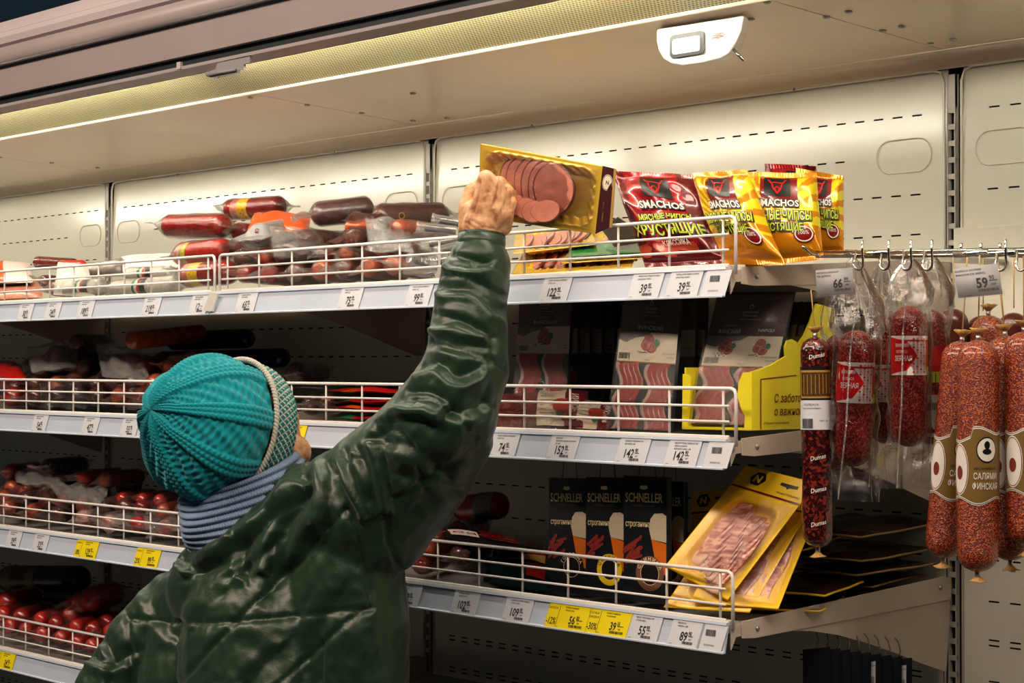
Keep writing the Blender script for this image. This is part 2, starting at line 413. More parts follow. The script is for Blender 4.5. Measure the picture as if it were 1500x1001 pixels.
# ============================================================= SHELVES
PLATE = flat('shelf_plate_grey', c8(150, 148, 144), 0.4)
def bracket_profile():
    """side view of the end bracket in (y, dz from rail bottom); from shelf 3"""
    P = [(1064, 937), (1080, 934), (1110, 927), (1150, 924.5), (1190, 925), (1230, 931), (1270, 942), (1310, 956), (1350, 972), (1388, 985), (1388, 850)]
    L = [PX(x, y, 0.003) for x, y in P]
    return [(p.y, p.z-Z3) for p in L]
BP = bracket_profile()
BP = [(max(min(y, -0.008), FR-0.003), z) for y, z in BP]
def shelf(x0, x1, zi, label, group, endcap):
    t = thing('shelf', label, 'shelf', (0, 0, zi), group)
    k = MB(); k.box((x0+0.002, FR, 0.026), (x1-0.002, -0.012, 0.036), PLATE); k.build('shelf_plate', t)
    # price rail: sloping tag channel with ledges
    prof = [(FR-0.001, 0.040), (FR-0.006, 0.041), (FR-0.007, 0.037), (FR-0.004, 0.0355), (FR-0.0105, 0.003), (FR-0.0135, 0.0015), (FR-0.0135, -0.0005), (FR-0.008, 0.0), (FR-0.001, 0.034)]
    k = MB(); n = len(prof)
    k.add([(x0+0.0015, a, b) for a, b in prof]+[(x1-0.0015, a, b) for a, b in prof], [(i, n+i, n+(i+1) % n, (i+1) % n) for i in range(n)]+[tuple(range(n)), tuple(range(2*n-1, n-1, -1))], RAILM); k.build('price_rail', t)
    k = MB(); k.box((x0+0.002, FR-0.002, 0.0365), (x1-0.002, FR+0.012, 0.0425), WHITE); k.build('front_lip', t)
    for s_, x in ((0, x0+0.003), (1, x1-0.001 if endcap else x1-0.010)):
        if s_ == 0 and not endcap: pass
        k = MB(); poly_ = [(FR+0.001, 0.036), (FR+0.001, 0.004)]+BP[1:-1]+[(-0.008, BP[-1][1]+0.002)]
        k.prism(poly_, x, x+0.002, BEIGE, lambda a, b, h: V((h, a, b)))
        k.build('side_bracket', t)
        zb = BP[-1][1]
        fl = MB(); fl.prism([(FR+0.02, 0.041), (FR+0.02, 0.018), (FR+0.045, 0.016), (-0.012, zb-0.030), (-0.012, zb+0.002), (-0.03, zb+0.006)], x+0.0022, x+0.0045, BEIGE, lambda a, b, h: V((h, a, b))); fl.build('bracket_flange', t, bev=0.0007)
        for yy, zq in ((FR+0.05, 0.029), (-0.04, zb-0.01)): fl = MB(); fl.tube([(x+0.0045, yy, zq), (x+0.0062, yy, zq)], 0.0035, STEEL, 8); fl.build('rivet', t)
    return t
names = ['top', 'second', 'third', 'lowest']
for j, z in enumerate(ZR):
    shelf(-W, 0, z, f'white metal {names[j]} shelf with price rail, right of the bay joint', 'cabinet shelves', True)
    shelf(-2*W, -W, z, f'white metal {names[j]} shelf with price rail, left of the bay joint', 'cabinet shelves', False)
    shelf(-3*W, -2*W, z, f'white metal {names[j]} shelf in the far left bay', 'cabinet shelves', False)
    if j == 3: continue
# wire fences
_wm = {}
def fence(x0, x1, zi, label, H=0.0655):
    t = thing('wire_fence', label, 'basket', (0, FR+0.003, zi+0.0425), 'white wire fences on the shelf edges')
    k = MB(); r = 0.0023; c = 0.008
    P = [(x0+0.004, 0, 0.0)]+[(x0+0.004, 0, H-c), (x0+0.004+c*0.3, 0, H-c*0.3), (x0+0.004+c, 0, H), (x1-0.004-c, 0, H), (x1-0.004-c*0.3, 0, H-c*0.3), (x1-0.004, 0, H-c), (x1-0.004, 0, -0.012)]
    k.tube(P, 0.0026, WIREW, 8); k.build('frame', t)
    kx = round(x1-x0, 4)
    if kx not in _wm:
        a = MB(); a.tube([(0, 0, 0), (x1-x0-0.03, 0, 0)], 0.0018, WIREW, 6); o = a.build('wire'); _wm[kx] = o.data; COL.objects.unlink(o)
        a = MB(); a.tube([(0, 0, 0), (0, 0, H)], 0.0018, WIREW, 6); o = a.build('wire'); _wm['v', kx] = o.data; COL.objects.unlink(o)
    for zz in (H*0.64, H*0.32, 0.001): inst(_wm[kx], 'wire', t, (x0+0.015, -0.002, zz))
    n = 13
    for i in range(n): inst(_wm['v', kx], 'wire', t, (x0+0.028+(x1-x0-0.056)*i/(n-1), 0.0016, 0))
    return t
for j, z in enumerate(ZR):
    fence(-W+0.004, 0.012 if j < 2 else 0.006, z, f'white wire fence along the {names[j]} shelf, right of the bay joint')
    fence(-2*W, -W-0.004, z, f'white wire fence along the {names[j]} shelf, left of the bay joint')
    if j < 3: pass
# joint cover on top rail
t = thing('rail_end_cover', 'tilted clear plastic cover over the top rail at the bay joint', 'clip')
mb = MB(); q = [PY(x, y, FR-0.016) for x, y in ((308, 428), (319, 430), (311, 456), (300, 456), (298, 452))]
mb.add(q+[p+V((0, 0.003, 0)) for p in q], [tuple(range(4, -1, -1)), tuple(range(5, 10))]+[(i, (i+1) % 5, 5+(i+1) % 5, 5+i) for i in range(5)], flat('pale_plastic', c8(225, 222, 215), 0.3)); mb.build('cover', t)

# ------------------------------------------------------------- price tags
def digits_tag(t, wd, ht, main, sup, name, paper, promo=None, blank=False):
    k = MB(); sl_ = 0.22*ht
    k.prism([(-wd/2, -ht/2), (wd/2, -ht/2), (wd/2+sl_, ht/2), (-wd/2+sl_, ht/2)], 0, 0.0006, paper, lambda a, b, h: V((a, -h, b))); k.build('paper', t)
    k = MB(); fn = flatfn; o_ = 0.0009
    if blank:
        bars(k, -wd*0.18, wd*0.22, ht*0.05, ht*0.3, fn, INK, 14, 3, o_); text(k, 'ЗОЛНЕЧНО', fn, 0, -ht*0.3, ht*0.07, INK, h_off=o_)
    else:
        off = 0
        if promo:
            off = wd*0.20; lines, pct = promo
            for i, l in enumerate(lines): text(k, l, fn, -wd*0.34+sl_*0.3, ht*(0.34-0.16*i), ht*0.09, INK, w=wd*0.24, h_off=o_, shear=0.2)
            text(k, pct, fn, -wd*0.34, -ht*0.2, ht*0.3, INK, h_off=o_, shear=0.2, bold=0.01, squeeze=0.72)
            rect(k, -wd*0.19, -ht*0.45, -wd*0.182, ht*0.45, lambda a, b, h: fn(a+0.22*b, b, h), INK, o_)
        x_ = wd*0.12+off*0.55; sc = 1.0 if not promo else 0.92
        text(k, main, fn, x_, -ht*0.09, ht*0.36*sc, INK, h_off=o_, shear=0.2, bold=0.02, squeeze=0.80, align='R')
        text(k, sup, fn, x_+wd*0.03, ht*0.03, ht*0.17, INK, h_off=o_, shear=0.2, bold=0.02, squeeze=0.75, align='L')
        rect(k, x_+wd*0.03, -ht*0.095, x_+wd*0.17, -ht*0.065, fn, INK, o_)
        text(k, '1шт', fn, x_+wd*0.05, -ht*0.19, ht*0.08, INK, h_off=o_, shear=0.2, bold=0.01, align='L', squeeze=0.8)
        for i, l in enumerate(name):
            text(k, l, fn, -wd*0.30+off*1.1+sl_*0.7, ht*(0.40-0.115*i), ht*0.062, INK, h_off=o_, bold=0.014, align='L', squeeze=0.95)
        bars(k, x_-wd*0.14, x_+wd*0.18, -ht*0.40, -ht*0.29, fn, INK, 18, 5, o_)
        text(k, 'ценник', fn, -wd*0.42+off, -ht*0.42, ht*0.035, INK, h_off=o_, align='L')
    k.build('print', t)
def rail_tag(px, j, main, sup, name=(), paper=None, promo=None, blank=False, wd=0.060, lab=None, below=None):
    """centre the tag on the rail of shelf j at image column px"""
    Yf = FR-0.0075
    lo, hi = -4.0, 0.4
    for _ in range(40):
        mid = (lo+hi)/2; p = V((mid, Yf, ZR[j]+0.019))-CAM
        if 750+F*p.dot(RT)/p.dot(FW) < px: lo = mid
        else: hi = mid
    xf = Matrix.Translation((lo, Yf-0.0012, ZR[j]+0.0188)) @ Matrix.Rotation(-0.19, 4, 'X')
    colr = 'yellow' if paper is YELP else 'white'
    t = thing('price_tag', lab or f'{colr} price tag reading {main}{(" "+sup) if sup else ""} on the {names[j]} shelf rail', 'price tag', xf, 'price tags on the rails')
    digits_tag(t, wd, 0.0350, main, sup, name, paper or PAPER, promo, blank)
N1 = ('ЧИПСЫ ХРУСТЯЩИЕ ИЗ МЯСА', 'КЛАССИКА ПЕРЕЦ')
NS = ('МЯСНОЙ ПРОД. СЕРВЕЛАТ С/К', 'НАРЕЗ АССОРТИ', 'ФИНСКИЙ НАРЕЗ. 140Г')
NF = ('СЕРВЕЛАТ ФИНСКИЙ С/К', 'В/У НАРЕЗ 140Г')
NK = ('КОЛБАСА ВАРЕНАЯ', 'МЯСНАЯ 400Г')
NG = ('ФИЛЕТ КОЛБАСА СЕРВЕЛАТ', 'НАРЕЗ 150Г')
for a in ((37, 0, '30', '90', NK), (77, 0, '24', '90', NK), (125, 0, '189', '90', NK), (221, 0, '219', '90', NK), (291, 0, '12', '', NK),
          (360, 0, '65', '99', NK), (512, 0, '75', '99', NG), (612, 0, '99', '00', NG), (812, 0, '122', '90', NG), (944, 0, '39', '90', N1), (1000, 0, '39', '90', N1),
          (58, 1, '54', '90', NK), (132, 1, '47', '90', NK), (189, 1, '55', '90', NK), (545, 1, '119', '90', NK), (737, 1, '74', '90', NG), (823, 1, '152', '90', ('СЕРВЕЛАТ', 'ПРЕМИУМ НАРЕЗКА АССОРТИ', 'С/К 200Г')),
          (925, 1, '142', '90', NF), (998, 1, '142', '90', NS), (20, 2, '39', '90', NK), (59, 2, '33', '90', NK), (597, 2, '59', '90', NK), (680, 2, '102', '90', ('КОЛБАСА СЫРОВ.', 'КОЛБАСКИ 70Г')),
          (757, 2, '109', '90', ('КОЛБАСА САЛЯМИ ТРАДИЦ', 'С/К В/У НАРЕЗ')), (942, 2, '55', '90', ('МЯСО СТРОГАНИНА 40Г', 'К ПИВУ (ВЕС)')), (1003, 2, '89', '90', ('БЕКОН С/К', 'НАРЕЗКА 150Г'))):
    above = {(37, 0): 'under the far left orange and white pack', (77, 0): 'under the small pile of sausages at the far left', (125, 0): 'under the white round pack', (221, 0): 'under the long white mould salami',
             (291, 0): 'half covered by the clip at the bay joint', (360, 0): 'just right of the bay joint', (512, 0): 'under the middle of the sausage pile', (612, 0): 'next to the raised sleeve, left of it', (812, 0): 'under the golden ham trays',
             (944, 0): 'left one of the two under the red crisp bag', (1000, 0): 'right one of the two under the red crisp bag',
             (58, 1): 'leftmost on the shelf', (132, 1): 'between two others left of the hat', (189, 1): 'touching the teal hat', (545, 1): 'cut by the sleeve under the orange sachets', (737, 1): 'just right of the sleeve', (823, 1): 'under the maroon labelled fallen pack',
             (925, 1): 'under the bright salami pack', (998, 1): 'under the yellow display box', (20, 2): 'leftmost on the shelf', (59, 2): 'left of the first yellow tag', (597, 2): 'cut by the jacket', (680, 2): 'under the dark green packs',
             (757, 2): 'left of the two yellow discount tags', (942, 2): 'right of the two yellow discount tags', (1003, 2): 'under the leaning yellow bacon trays'}[(a[0], a[1])]
    lab = f'white {names[a[1]]} rail tag {a[2]} {a[3]} {above}'.replace('  ', ' ')
    rail_tag(*a, lab=lab)
for j, px in ((0, 1047), (1, 1050), (2, 1041)): rail_tag(px, j, '', '', blank=True, lab=f'white barcode card at the right end of the {names[j]} shelf rail', wd=0.045)
rail_tag(830, 2, '56', '00', NK, YELP, (('СКИДКА',), '-12%'), wd=0.088, lab='yellow discount tag 12 percent 56 00 under the left black carton')
rail_tag(890, 2, '39', '10', NK, YELP, (('СУПЕР', 'СКИДКА'), '-30%'), wd=0.085, lab='yellow super discount tag 30 percent 39 10 under the right black carton')
rail_tag(126, 2, '129', '90', NK, YELP, (('СКИДКА',), '18%'), wd=0.085, lab='yellow discount tag 129 90 on the third rail, left of the jacket')
rail_tag(215, 2, '99', '90', NK, YELP, (('СКИДКА',), '25%'), wd=0.085, lab='yellow discount tag on the third rail, cut by the jacket shoulder')
rail_tag(6, 3, '24', '90', NK, YELP, (('СКИДКА',), '15%'), wd=0.085, lab='yellow discount tag 24 90 at the left end of the lowest rail')
rail_tag(433, 1, '89', '90', NK, YELP, wd=0.05, lab='yellow price tag on the second rail hidden behind the hat brim')
# ============================================================= PRODUCT MATERIALS
def casing(name, c1, c2, c3=None, scale=300, rough=0.28, bmp=0.35, fine=None):
    m, nt, b = ntree(name); vec = coords(nt)
    v = voro(nt, vec, scale); st = [(0.0, c1), (0.45, c2), (0.62, c2)]
    if c3: st += [(0.75, c3)]
    n = nt.nodes.new('ShaderNodeSeparateColor'); link(nt, v.outputs['Color'], n.inputs[0])
    link(nt, ramp(nt, n.outputs[0], st), b.inputs['Base Color'])
    S(b, Roughness=rough, Coat_Weight=0.6, Coat_Roughness=0.12, Subsurface_Weight=0.0)
    mx = nt.nodes.new('ShaderNodeMath'); mx.operation = 'ADD'; link(nt, v.outputs['Distance'], mx.inputs[0]); link(nt, noise_tex(nt, vec, 90), mx.inputs[1])
    bump(nt, b, mx.outputs[0], bmp, 0.0015); return m
SALAMI = casing('salami_casing', c8(88, 20, 12), c8(116, 32, 16), c8(190, 90, 40), 700, 0.25, 0.7)
SALAMI2 = casing('salami_casing_red', c8(98, 16, 14), c8(128, 28, 22), c8(170, 76, 56), 560, 0.2)
DARKSAL = casing('dark_marbled_casing', c8(30, 8, 10), c8(52, 12, 12), c8(120, 40, 30), 260, 0.18, 0.5)
REDC = flat('red_casing', c8(150, 28, 18), 0.2, coat=0.6, var=0.25, vs=60, bmp=0.12, bs=150)
REDB = flat('bright_red_casing', c8(190, 40, 26), 0.2, coat=0.6, var=0.2, vs=50)
BRNC = flat('brown_casing', c8(92, 34, 20), 0.25, coat=0.5, var=0.35, vs=50, bmp=0.2, bs=120)
DRKC = flat('dark_brown_casing', c8(78, 28, 20), 0.28, coat=0.4, var=0.3, vs=50, bmp=0.15, bs=120)
ORGC = flat('orange_brown_casing', c8(176, 74, 34), 0.25, coat=0.5, var=0.35, vs=60, bmp=0.25, bs=120)
BLKC = flat('blackish_casing', c8(24, 14, 14), 0.3, coat=0.3, var=0.3, vs=60)
PINKC = flat('pink_meat', c8(200, 128, 108), 0.3, coat=0.4, var=0.25, vs=90, bmp=0.25, bs=200)
WHC = flat('white_mould_casing', c8(206, 200, 190), 0.5, var=0.15, vs=80, bmp=0.3, bs=150)
ORANGE = flat('orange_print', c8(228, 84, 22), 0.25, coat=0.4); REDP = flat('red_print', c8(200, 24, 22), 0.25, coat=0.4)
DREDP = flat('dark_red_print', c8(120, 12, 22), 0.22, coat=0.5); MAROON = flat('maroon_print', c8(58, 16, 22), 0.35, coat=0.2)
BLACKP = flat('black_print', c8(20, 16, 18), 0.35); WHITEP = flat('white_print', c8(232, 226, 218), 0.4)
YELLP = flat('yellow_print', c8(240, 206, 20), 0.3, coat=0.3); GREENP = flat('green_print', c8(26, 120, 60), 0.3, coat=0.3)
LIME = flat('lime_print', c8(190, 206, 40), 0.4); CREAMP = flat('cream_print', c8(228, 214, 190), 0.45)
GOLDP = flat('gold_print', c8(206, 160, 84), 0.35, 0.4); BRONZEP = flat('bronze_print', c8(130, 104, 56), 0.4, 0.3)
NAVY = flat('black_card', c8(16, 20, 28), 0.38, coat=0.15); CREAMT = flat('cream_lettering', c8(255, 236, 182), 0.45)
BOXY = flat('yellow_carton', c8(238, 222, 30), 0.5, var=0.03); TAN = flat('tan_twine', c8(196, 160, 108), 0.8)
TUFT = flat('casing_tuft', c8(196, 150, 84), 0.6, var=0.3, vs=200)
GREYK = flat('grey_cord', c8(120, 112, 110), 0.6)
def filmmat(name, milk=0.012, gl=0.2, tint=(0.985, 0.99, 1.0), bs=55, bstr=0.9):
    m = bpy.data.materials.new(name); m.use_nodes = True; nt = m.node_tree; nt.nodes.clear()
    out = nt.nodes.new('ShaderNodeOutputMaterial'); tr = nt.nodes.new('ShaderNodeBsdfTransparent'); gs = nt.nodes.new('ShaderNodeBsdfGlossy')
    df = nt.nodes.new('ShaderNodeBsdfDiffuse'); m1 = nt.nodes.new('ShaderNodeMixShader'); m2 = nt.nodes.new('ShaderNodeMixShader')
    tr.inputs[0].default_value = (*tint, 1); gs.inputs['Roughness'].default_value = 0.07; gs.inputs[0].default_value = (1, 1, 1, 1)
    df.inputs[0].default_value = (0.85, 0.85, 0.85, 1)
    vec = coords(nt); n1 = noise_tex(nt, vec, bs, 6, 0.65)
    bn = nt.nodes.new('ShaderNodeBump'); bn.inputs['Strength'].default_value = bstr; bn.inputs['Distance'].default_value = 0.006
    link(nt, n1, bn.inputs['Height']); link(nt, bn.outputs[0], gs.inputs['Normal'])
    lw = nt.nodes.new('ShaderNodeLayerWeight'); lw.inputs['Blend'].default_value = 0.35; link(nt, bn.outputs[0], lw.inputs['Normal'])
    ma = nt.nodes.new('ShaderNodeMath'); ma.operation = 'MULTIPLY_ADD'; link(nt, lw.outputs['Fresnel'], ma.inputs[0]); ma.inputs[1].default_value = 0.75; ma.inputs[2].default_value = gl*0.12
    m1.inputs[0].default_value = milk; link(nt, tr.outputs[0], m1.inputs[1]); link(nt, df.outputs[0], m1.inputs[2])
    link(nt, ma.outputs[0], m2.inputs[0]); link(nt, m1.outputs[0], m2.inputs[1]); link(nt, gs.outputs[0], m2.inputs[2])
    link(nt, m2.outputs[0], out.inputs[0]); return m
FILM = filmmat('clear_film'); MILKY = filmmat('milky_film', 0.14, 0.2); TIGHT = filmmat('tight_film', 0.005, 0.1, bs=70, bstr=0.5)
BAGF = filmmat('bag_film', 0.0, 0.3, (0.98, 0.985, 1.0), bs=22, bstr=0.7)
GREYF = filmmat('grey_pouch_film', 0.3, 0.2, (0.6, 0.6, 0.66))

# ============================================================= BUILDERS
def nz(p, s, seed=0): return noise.noise(V(p)*s+V((seed*3.1, seed*1.7, seed*0.9)))
class Roll:
    """a sausage: local X runs along the axis, prints start on the side facing local -Y"""
    def __init__(s, L, r, re=0.75, wob=0.03, seed=0, squash=1.0, bend=0.0):
        s.L, s.r, s.re, s.wob, s.seed, s.sq, s.bend = L, r, re*r, wob, seed, squash, bend
    def rad(s, a):
        d = min(a, s.L-a)
        return s.r*(math.sqrt(max(0, 1-((s.re-d)/s.re)**2)) if d < s.re else 1)
    def __call__(s, a, b, h=0):
        th = b/s.r; c, n = math.cos(th), math.sin(th)
        rr = s.rad(a)*(1+s.wob*nz((a*20, c*0.8, n*0.8), 1, s.seed))+h
        t = 2*a/s.L-1
        return V((a, -c*rr, n*rr*s.sq + s.bend*(1-t*t)))
def seg_u(L, re, n):
    """axial sample points dense at the ends"""
    e = [re*(1-math.cos(math.pi/2*i/5)) for i in range(6)]
    mid = [re+(L-2*re)*i/n for i in range(1, n)]
    return e+mid+[L-x for x in reversed(e)]
def roll_mesh(R, m, n=20, k=10, mb=None):
    mb = mb or MB(); A = seg_u(R.L, R.re, k); A[0] = 1e-5; A[-1] = R.L-1e-5
    mb.grid(lambda u, v: R(A[min(len(A)-1, int(round(v*(len(A)-1))))], 2*math.pi*R.r*u, 0), n, len(A)-1, m, wrapu=True); return mb
def bag_mesh(R, e0, e1, wide=1.35, m=None, seed=0, n=22, flat_ang=0.0, twist=0.0, thick=1.07, amp=0.0):
    mb = MB(); L = R.L; nu = 26
    def f(u, v):
        a = -e0+(L+e0+e1)*v; th = 2*math.pi*u
        if 0 <= a <= L: body = R.rad(max(a, 1e-4))/R.r
        else: body = 0
        d = max(0, -a, a-L); t = R.r*thick*max(body, 0.03*(1-min(1, d/0.03)))+0.0008
        if d > 0: wv = R.r*wide*(1.0+0.12*min(1, d/0.04))
        else: wv = max(R.r*thick, R.r*wide*(1-0.75*body))
        c, s_ = math.cos(th+flat_ang), math.sin(th+flat_ang)
        y = wv*math.cos(th); z = t*math.sin(th)
        k = amp or R.r*0.10
        q = nz((a*22, math.cos(th)*1.2, math.sin(th)*0.7), 1.6, seed)*k*(1.0+1.6*(d > 0))
        z += q; y += q*0.5
        if d > 0: z += math.sin(d*70+seed)*0.006*min(1, d/0.03)*(1 if a < 0 else -1)
        an = flat_ang+twist*(v-0.5); ca, sa = math.cos(an), math.sin(an)
        t2 = 2*a/L-1
        return V((a, y*ca-z*sa, y*sa+z*ca+R.bend*(1-min(1, t2*t2))))
    mb.grid(f, n, nu, m or FILM, wrapu=True); return mb
_rc = {}
def sausage(p0, p1, r, mat, label, group=None, bag=None, name='sausage', up=(0, 0, 1), deco=None, clip=False, seed=None, wob=0.04, cat='sausage', re=0.8, bend=0.0, squash=1.0, e0=0.03, e1=0.02, fa=None, wide=1.3):
    p0, p1 = V(p0), V(p1); ax = p1-p0; L = ax.length
    if seed is None: seed = random.randint(1, 99)
    t = thing(name, label, cat, frame(p0, ax, up), group)
    R = Roll(L, r, re, wob, seed, squash, bend)
    roll_mesh(R, mat).build('casing', t)
    if clip:
        for a, s_ in ((0, -1), (L, 1)):
            k = MB(); k.tube([(a-s_*0.001, 0, 0), (a+s_*0.005, 0, 0)], r*0.13, STEEL, 8); k.build('clip', t)
            k = MB(); rr = random.Random(seed)
            k.tube([(a+s_*0.005, 0, 0), (a+s_*0.009, 0, 0), (a+s_*0.013, 0, 0)], [r*0.12, r*0.3, r*0.4], TUFT, 9, cap=True)
            k.build('knot', t)
    if deco: deco(t, R)
    if bag: bag_mesh(R, e0, e1, wide, bag, seed, flat_ang=(random.uniform(-0.5, 0.5) if fa is None else fa), twist=random.uniform(-0.6, 0.6)).build('vacuum_bag', t)
    return t, R
def at(x, y, Y): return PY(x, y, Y)
def px(n, P): return n*(P-CAM).dot(FW)/F          # n pixels at point P in metres

class Pack:
    """a flat pack spanned by four world corners; local origin at the bottom centre; fn((a,b) metres from centre, h towards the viewer)"""
    def __init__(s, TL, TR, BR, BL, T=0.02, p=2.4, seed=1, amp=0.0, freq=20, crimp=0.0, bow=0.0):
        s.O = (BL+BR)/2; s.c = [V(q)-s.O for q in (TL, TR, BR, BL)]; s.T = T; s.p = p; s.seed = seed; s.amp = amp; s.freq = freq; s.crimp = crimp; s.bow = bow
        s.W = ((TR-TL).length+(BR-BL).length)/2; s.H = ((TL-BL).length+(TR-BR).length)/2
        n = (TR-TL+BR-BL).cross(TL-BL+TR-BR).normalized(); s.n = n if n.dot(CAM-s.O) > 0 else -n
    def prof(s, u, v):
        if s.T == 0: return 0
        vv = v
        if s.crimp: vv = min(1, max(0, (v-s.crimp)/(1-2*s.crimp)))
        a = max(0, 1-abs(2*u-1)**s.p); b = max(0, 1-abs(2*vv-1)**s.p)
        return (a*b)**0.5
    def uv(s, u, v, h=0, side=1):
        TL, TR, BR, BL = s.c; P = (BL*(1-u)+BR*u)*(1-v)+(TL*(1-u)+TR*u)*v
        k = s.prof(min(1, max(0, u)), min(1, max(0, v)))*s.T/2
        q = s.amp*nz((u*s.W, v*s.H, 0), s.freq, s.seed)*min(1, 8*min(u, 1-u, v, 1-v)+0.3)
        if s.crimp and (v > 1-s.crimp or v < s.crimp): q += 0.0006*math.sin(u*s.W*2*math.pi/0.004)
        return P+s.n*(side*k+q+h+s.bow*(1-(2*v-1)**2))
    def __call__(s, a, b, h=0): return s.uv(a/s.W+0.5, b/s.H+0.5, h)
    def body(s, m, nu=20, nv=24, back=None):
        mb = MB(); mb.grid(lambda u, v: s.uv(u, v, 0, 1), nu, nv, m); 
        k = len(mb.v); mb.grid(lambda u, v: s.uv(u, v, -0.0006 if not s.T else -0.0003, -1), nu, nv, back or (m if isinstance(m, bpy.types.Material) else BLACKP))
        return mb
    def thing(s, name, label, cat, group=None): return thing(name, label, cat, s.O, group)
def corners(*q): return [at(*p) for p in q]
def simple_pack(q, T, m, name, label, cat, group=None, deco=None, seed=1, amp=0.002, part='pouch', freq=25, nu=16, nv=16, bow=0.0, p=2.4):
    P = Pack(*corners(*q), T=T, seed=seed, amp=amp, freq=freq, bow=bow, p=p); t = P.thing(name, label, cat, group)
    P.body(m, nu, nv).build(part, t)
    if deco: deco(t, P)
    return t, P

# ============================================================= CRISP BAGS (top shelf, right)
def crisp_bag(q, red, label, seed=1, T=0.035, fold=0.0):
    TL, TR, BR, BL = corners(*q)
    P = Pack(TL, TR, BR, BL, T=T, seed=seed, amp=0.010, freq=24, crimp=0.07, p=2.0)
    t = P.thing('crisp_bag', label, 'crisps', 'bags of meat crisps on the top shelf')
    RB = flat('crisp_red_foil', c8(158, 10, 24), 0.22, 0.35, coat=0.5); DR = flat('crisp_dark_red_foil', c8(96, 8, 18), 0.25, 0.3, coat=0.5)
    YF = flat('crisp_yellow_foil', c8(236, 216, 30), 0.25, 0.3, coat=0.5); AF = flat('crisp_amber_foil', c8(222, 140, 20), 0.22, 0.4, coat=0.5)
    SM = flat('crisp_salmon_foil', c8(176, 60, 30), 0.3, 0.2, coat=0.4)
    if red:
        def mf(u, v):
            if v < 0.3 and u < 0.75 and nz((u*3, v*5, 0), 2, seed) > -0.1 and v > 0.1: return SM if v < 0.22 else DR
            return RB if (v > 0.2 and abs(u-0.45) < 0.33) else DR
    else:
        def mf(u, v):
            if v < 0.28 or v > 0.94: return AF
            a = math.atan2(v-0.45, u-0.35); return YF if math.sin(a*22+seed) > -0.25 else AF
    mb = P.body(mf, 64, 64, back=RB if red else AF); mb.build('foil', t)
    def fn(a, b, h): return P(a, b, h+0.0006)
    W_, H_ = P.W, P.H; k = MB()
    poly_ = [(-0.17, 0.43), (0.19, 0.43), (0.19, 0.16), (-0.17, 0.16)]
    if not red: rect(k, -0.20*W_, 0.10*H_, 0.26*W_, 0.44*H_, fn, DREDP, 0.0003, 8, 8)
    rect(k, -0.15*W_, 0.18*H_, 0.17*W_, 0.41*H_, fn, BLACKP, 0.0008, 8, 8)
    # line emblem
    for pts in ([(-0.10, 0.38), (-0.06, 0.34), (0.0, 0.35), (0.02, 0.345), (0.08, 0.34), (0.12, 0.385)], [(-0.05, 0.33), (-0.035, 0.27), (0.01, 0.21), (0.055, 0.27), (0.07, 0.33)], [(0.01, 0.21), (-0.02, 0.27), (0.01, 0.30), (0.04, 0.27), (0.01, 0.21)]):
        for (a0, b0), (a1, b1) in zip(pts, pts[1:]):
            A = V((a0*W_, b0*H_)); B = V((a1*W_, b1*H_)); d = (B-A); nn = V((-d.y, d.x)).normalized()*0.0009
            k.add([fn(*(A+nn), 0.0014), fn(*(A-nn), 0.0014), fn(*(B-nn), 0.0014), fn(*(B+nn), 0.0014)], [(0, 1, 2, 3)], REDP)
    def outl(s_, u, v, h, m, bold, **kw):
        [text(k, s_, fn, u+dx*0.0011, v+dy*0.0013, h, BLACKP, bold=bold, h_off=0.0014+0.0001*(dx+2*dy), **kw) for dx in (-1, 1) for dy in (-1, 1)]; text(k, s_, fn, u, v, h, m, bold=bold*0.7, h_off=0.0023, **kw)
    outl('SMACHOS', 0.01*W_, 0.10*H_, 0.078*H_, WHITEP, 0.035, w=0.52*W_)
    outl('МЯСНЫЕ ЧИПСЫ', 0.01*W_, -0.04*H_, 0.062*H_ if red else 0.10*H_, LIME, 0.03, w=0.64*W_ if red else 0.8*W_)
    outl('ХРУСТЯЩИЕ', 0.0*W_, -0.165*H_, 0.098*H_ if red else 0.08*H_, LIME, 0.03, w=0.86*W_ if red else 0.6*W_)
    if red: text(k, 'КЛАССИКА', fn, 0.02*W_, -0.285*H_, 0.05*H_, WHITEP, w=0.34*W_, h_off=0.001)
    else:
        disc(k, 0.30*W_, -0.24*H_, 0.13*W_, 0.09*H_, fn, DREDP, 0.001, 24, 3); ring(k, 0.30*W_, -0.24*H_, 0.115*W_, 0.08*H_, 0.0014, fn, WHITEP, 0.0014)
        text(k, '100%', fn, 0.30*W_, -0.225*H_, 0.04*H_, WHITEP, w=0.13*W_, h_off=0.0016)
    k.build('print', t)
    return t
crisp_bag(((1120, 240, -0.36), (1196, 243, -0.30), (1218, 372, -0.30), (1140, 375, -0.36)), True, 'red foil crisp bag whose crimped top sticks up behind the yellow bags', 9, 0.03)
crisp_bag(((1166, 246, -0.36), (1236, 258, -0.33), (1236, 372, -0.34), (1166, 378, -0.38)), False, 'rightmost yellow and amber crisp bag, half hidden behind its neighbour', 5, 0.035)
crisp_bag(((1080, 252, -0.43), (1196, 254, -0.37), (1206, 380, -0.40), (1092, 392, -0.45)), False, 'middle yellow crisp bag with a red round seal, above the shelf end', 3, 0.045)
crisp_bag(((1013, 254, -0.44), (1092, 248, -0.44), (1150, 388, -0.475), (1060, 388, -0.47)), False, 'crumpled yellow crisp bag leaning on the end of the wire fence', 2, 0.04)
crisp_bag(((896, 250, -0.43), (1016, 256, -0.40), (1066, 388, -0.445), (946, 394, -0.465)), True, 'dark red crisp bag standing beside the golden ham trays', 1, 0.035)

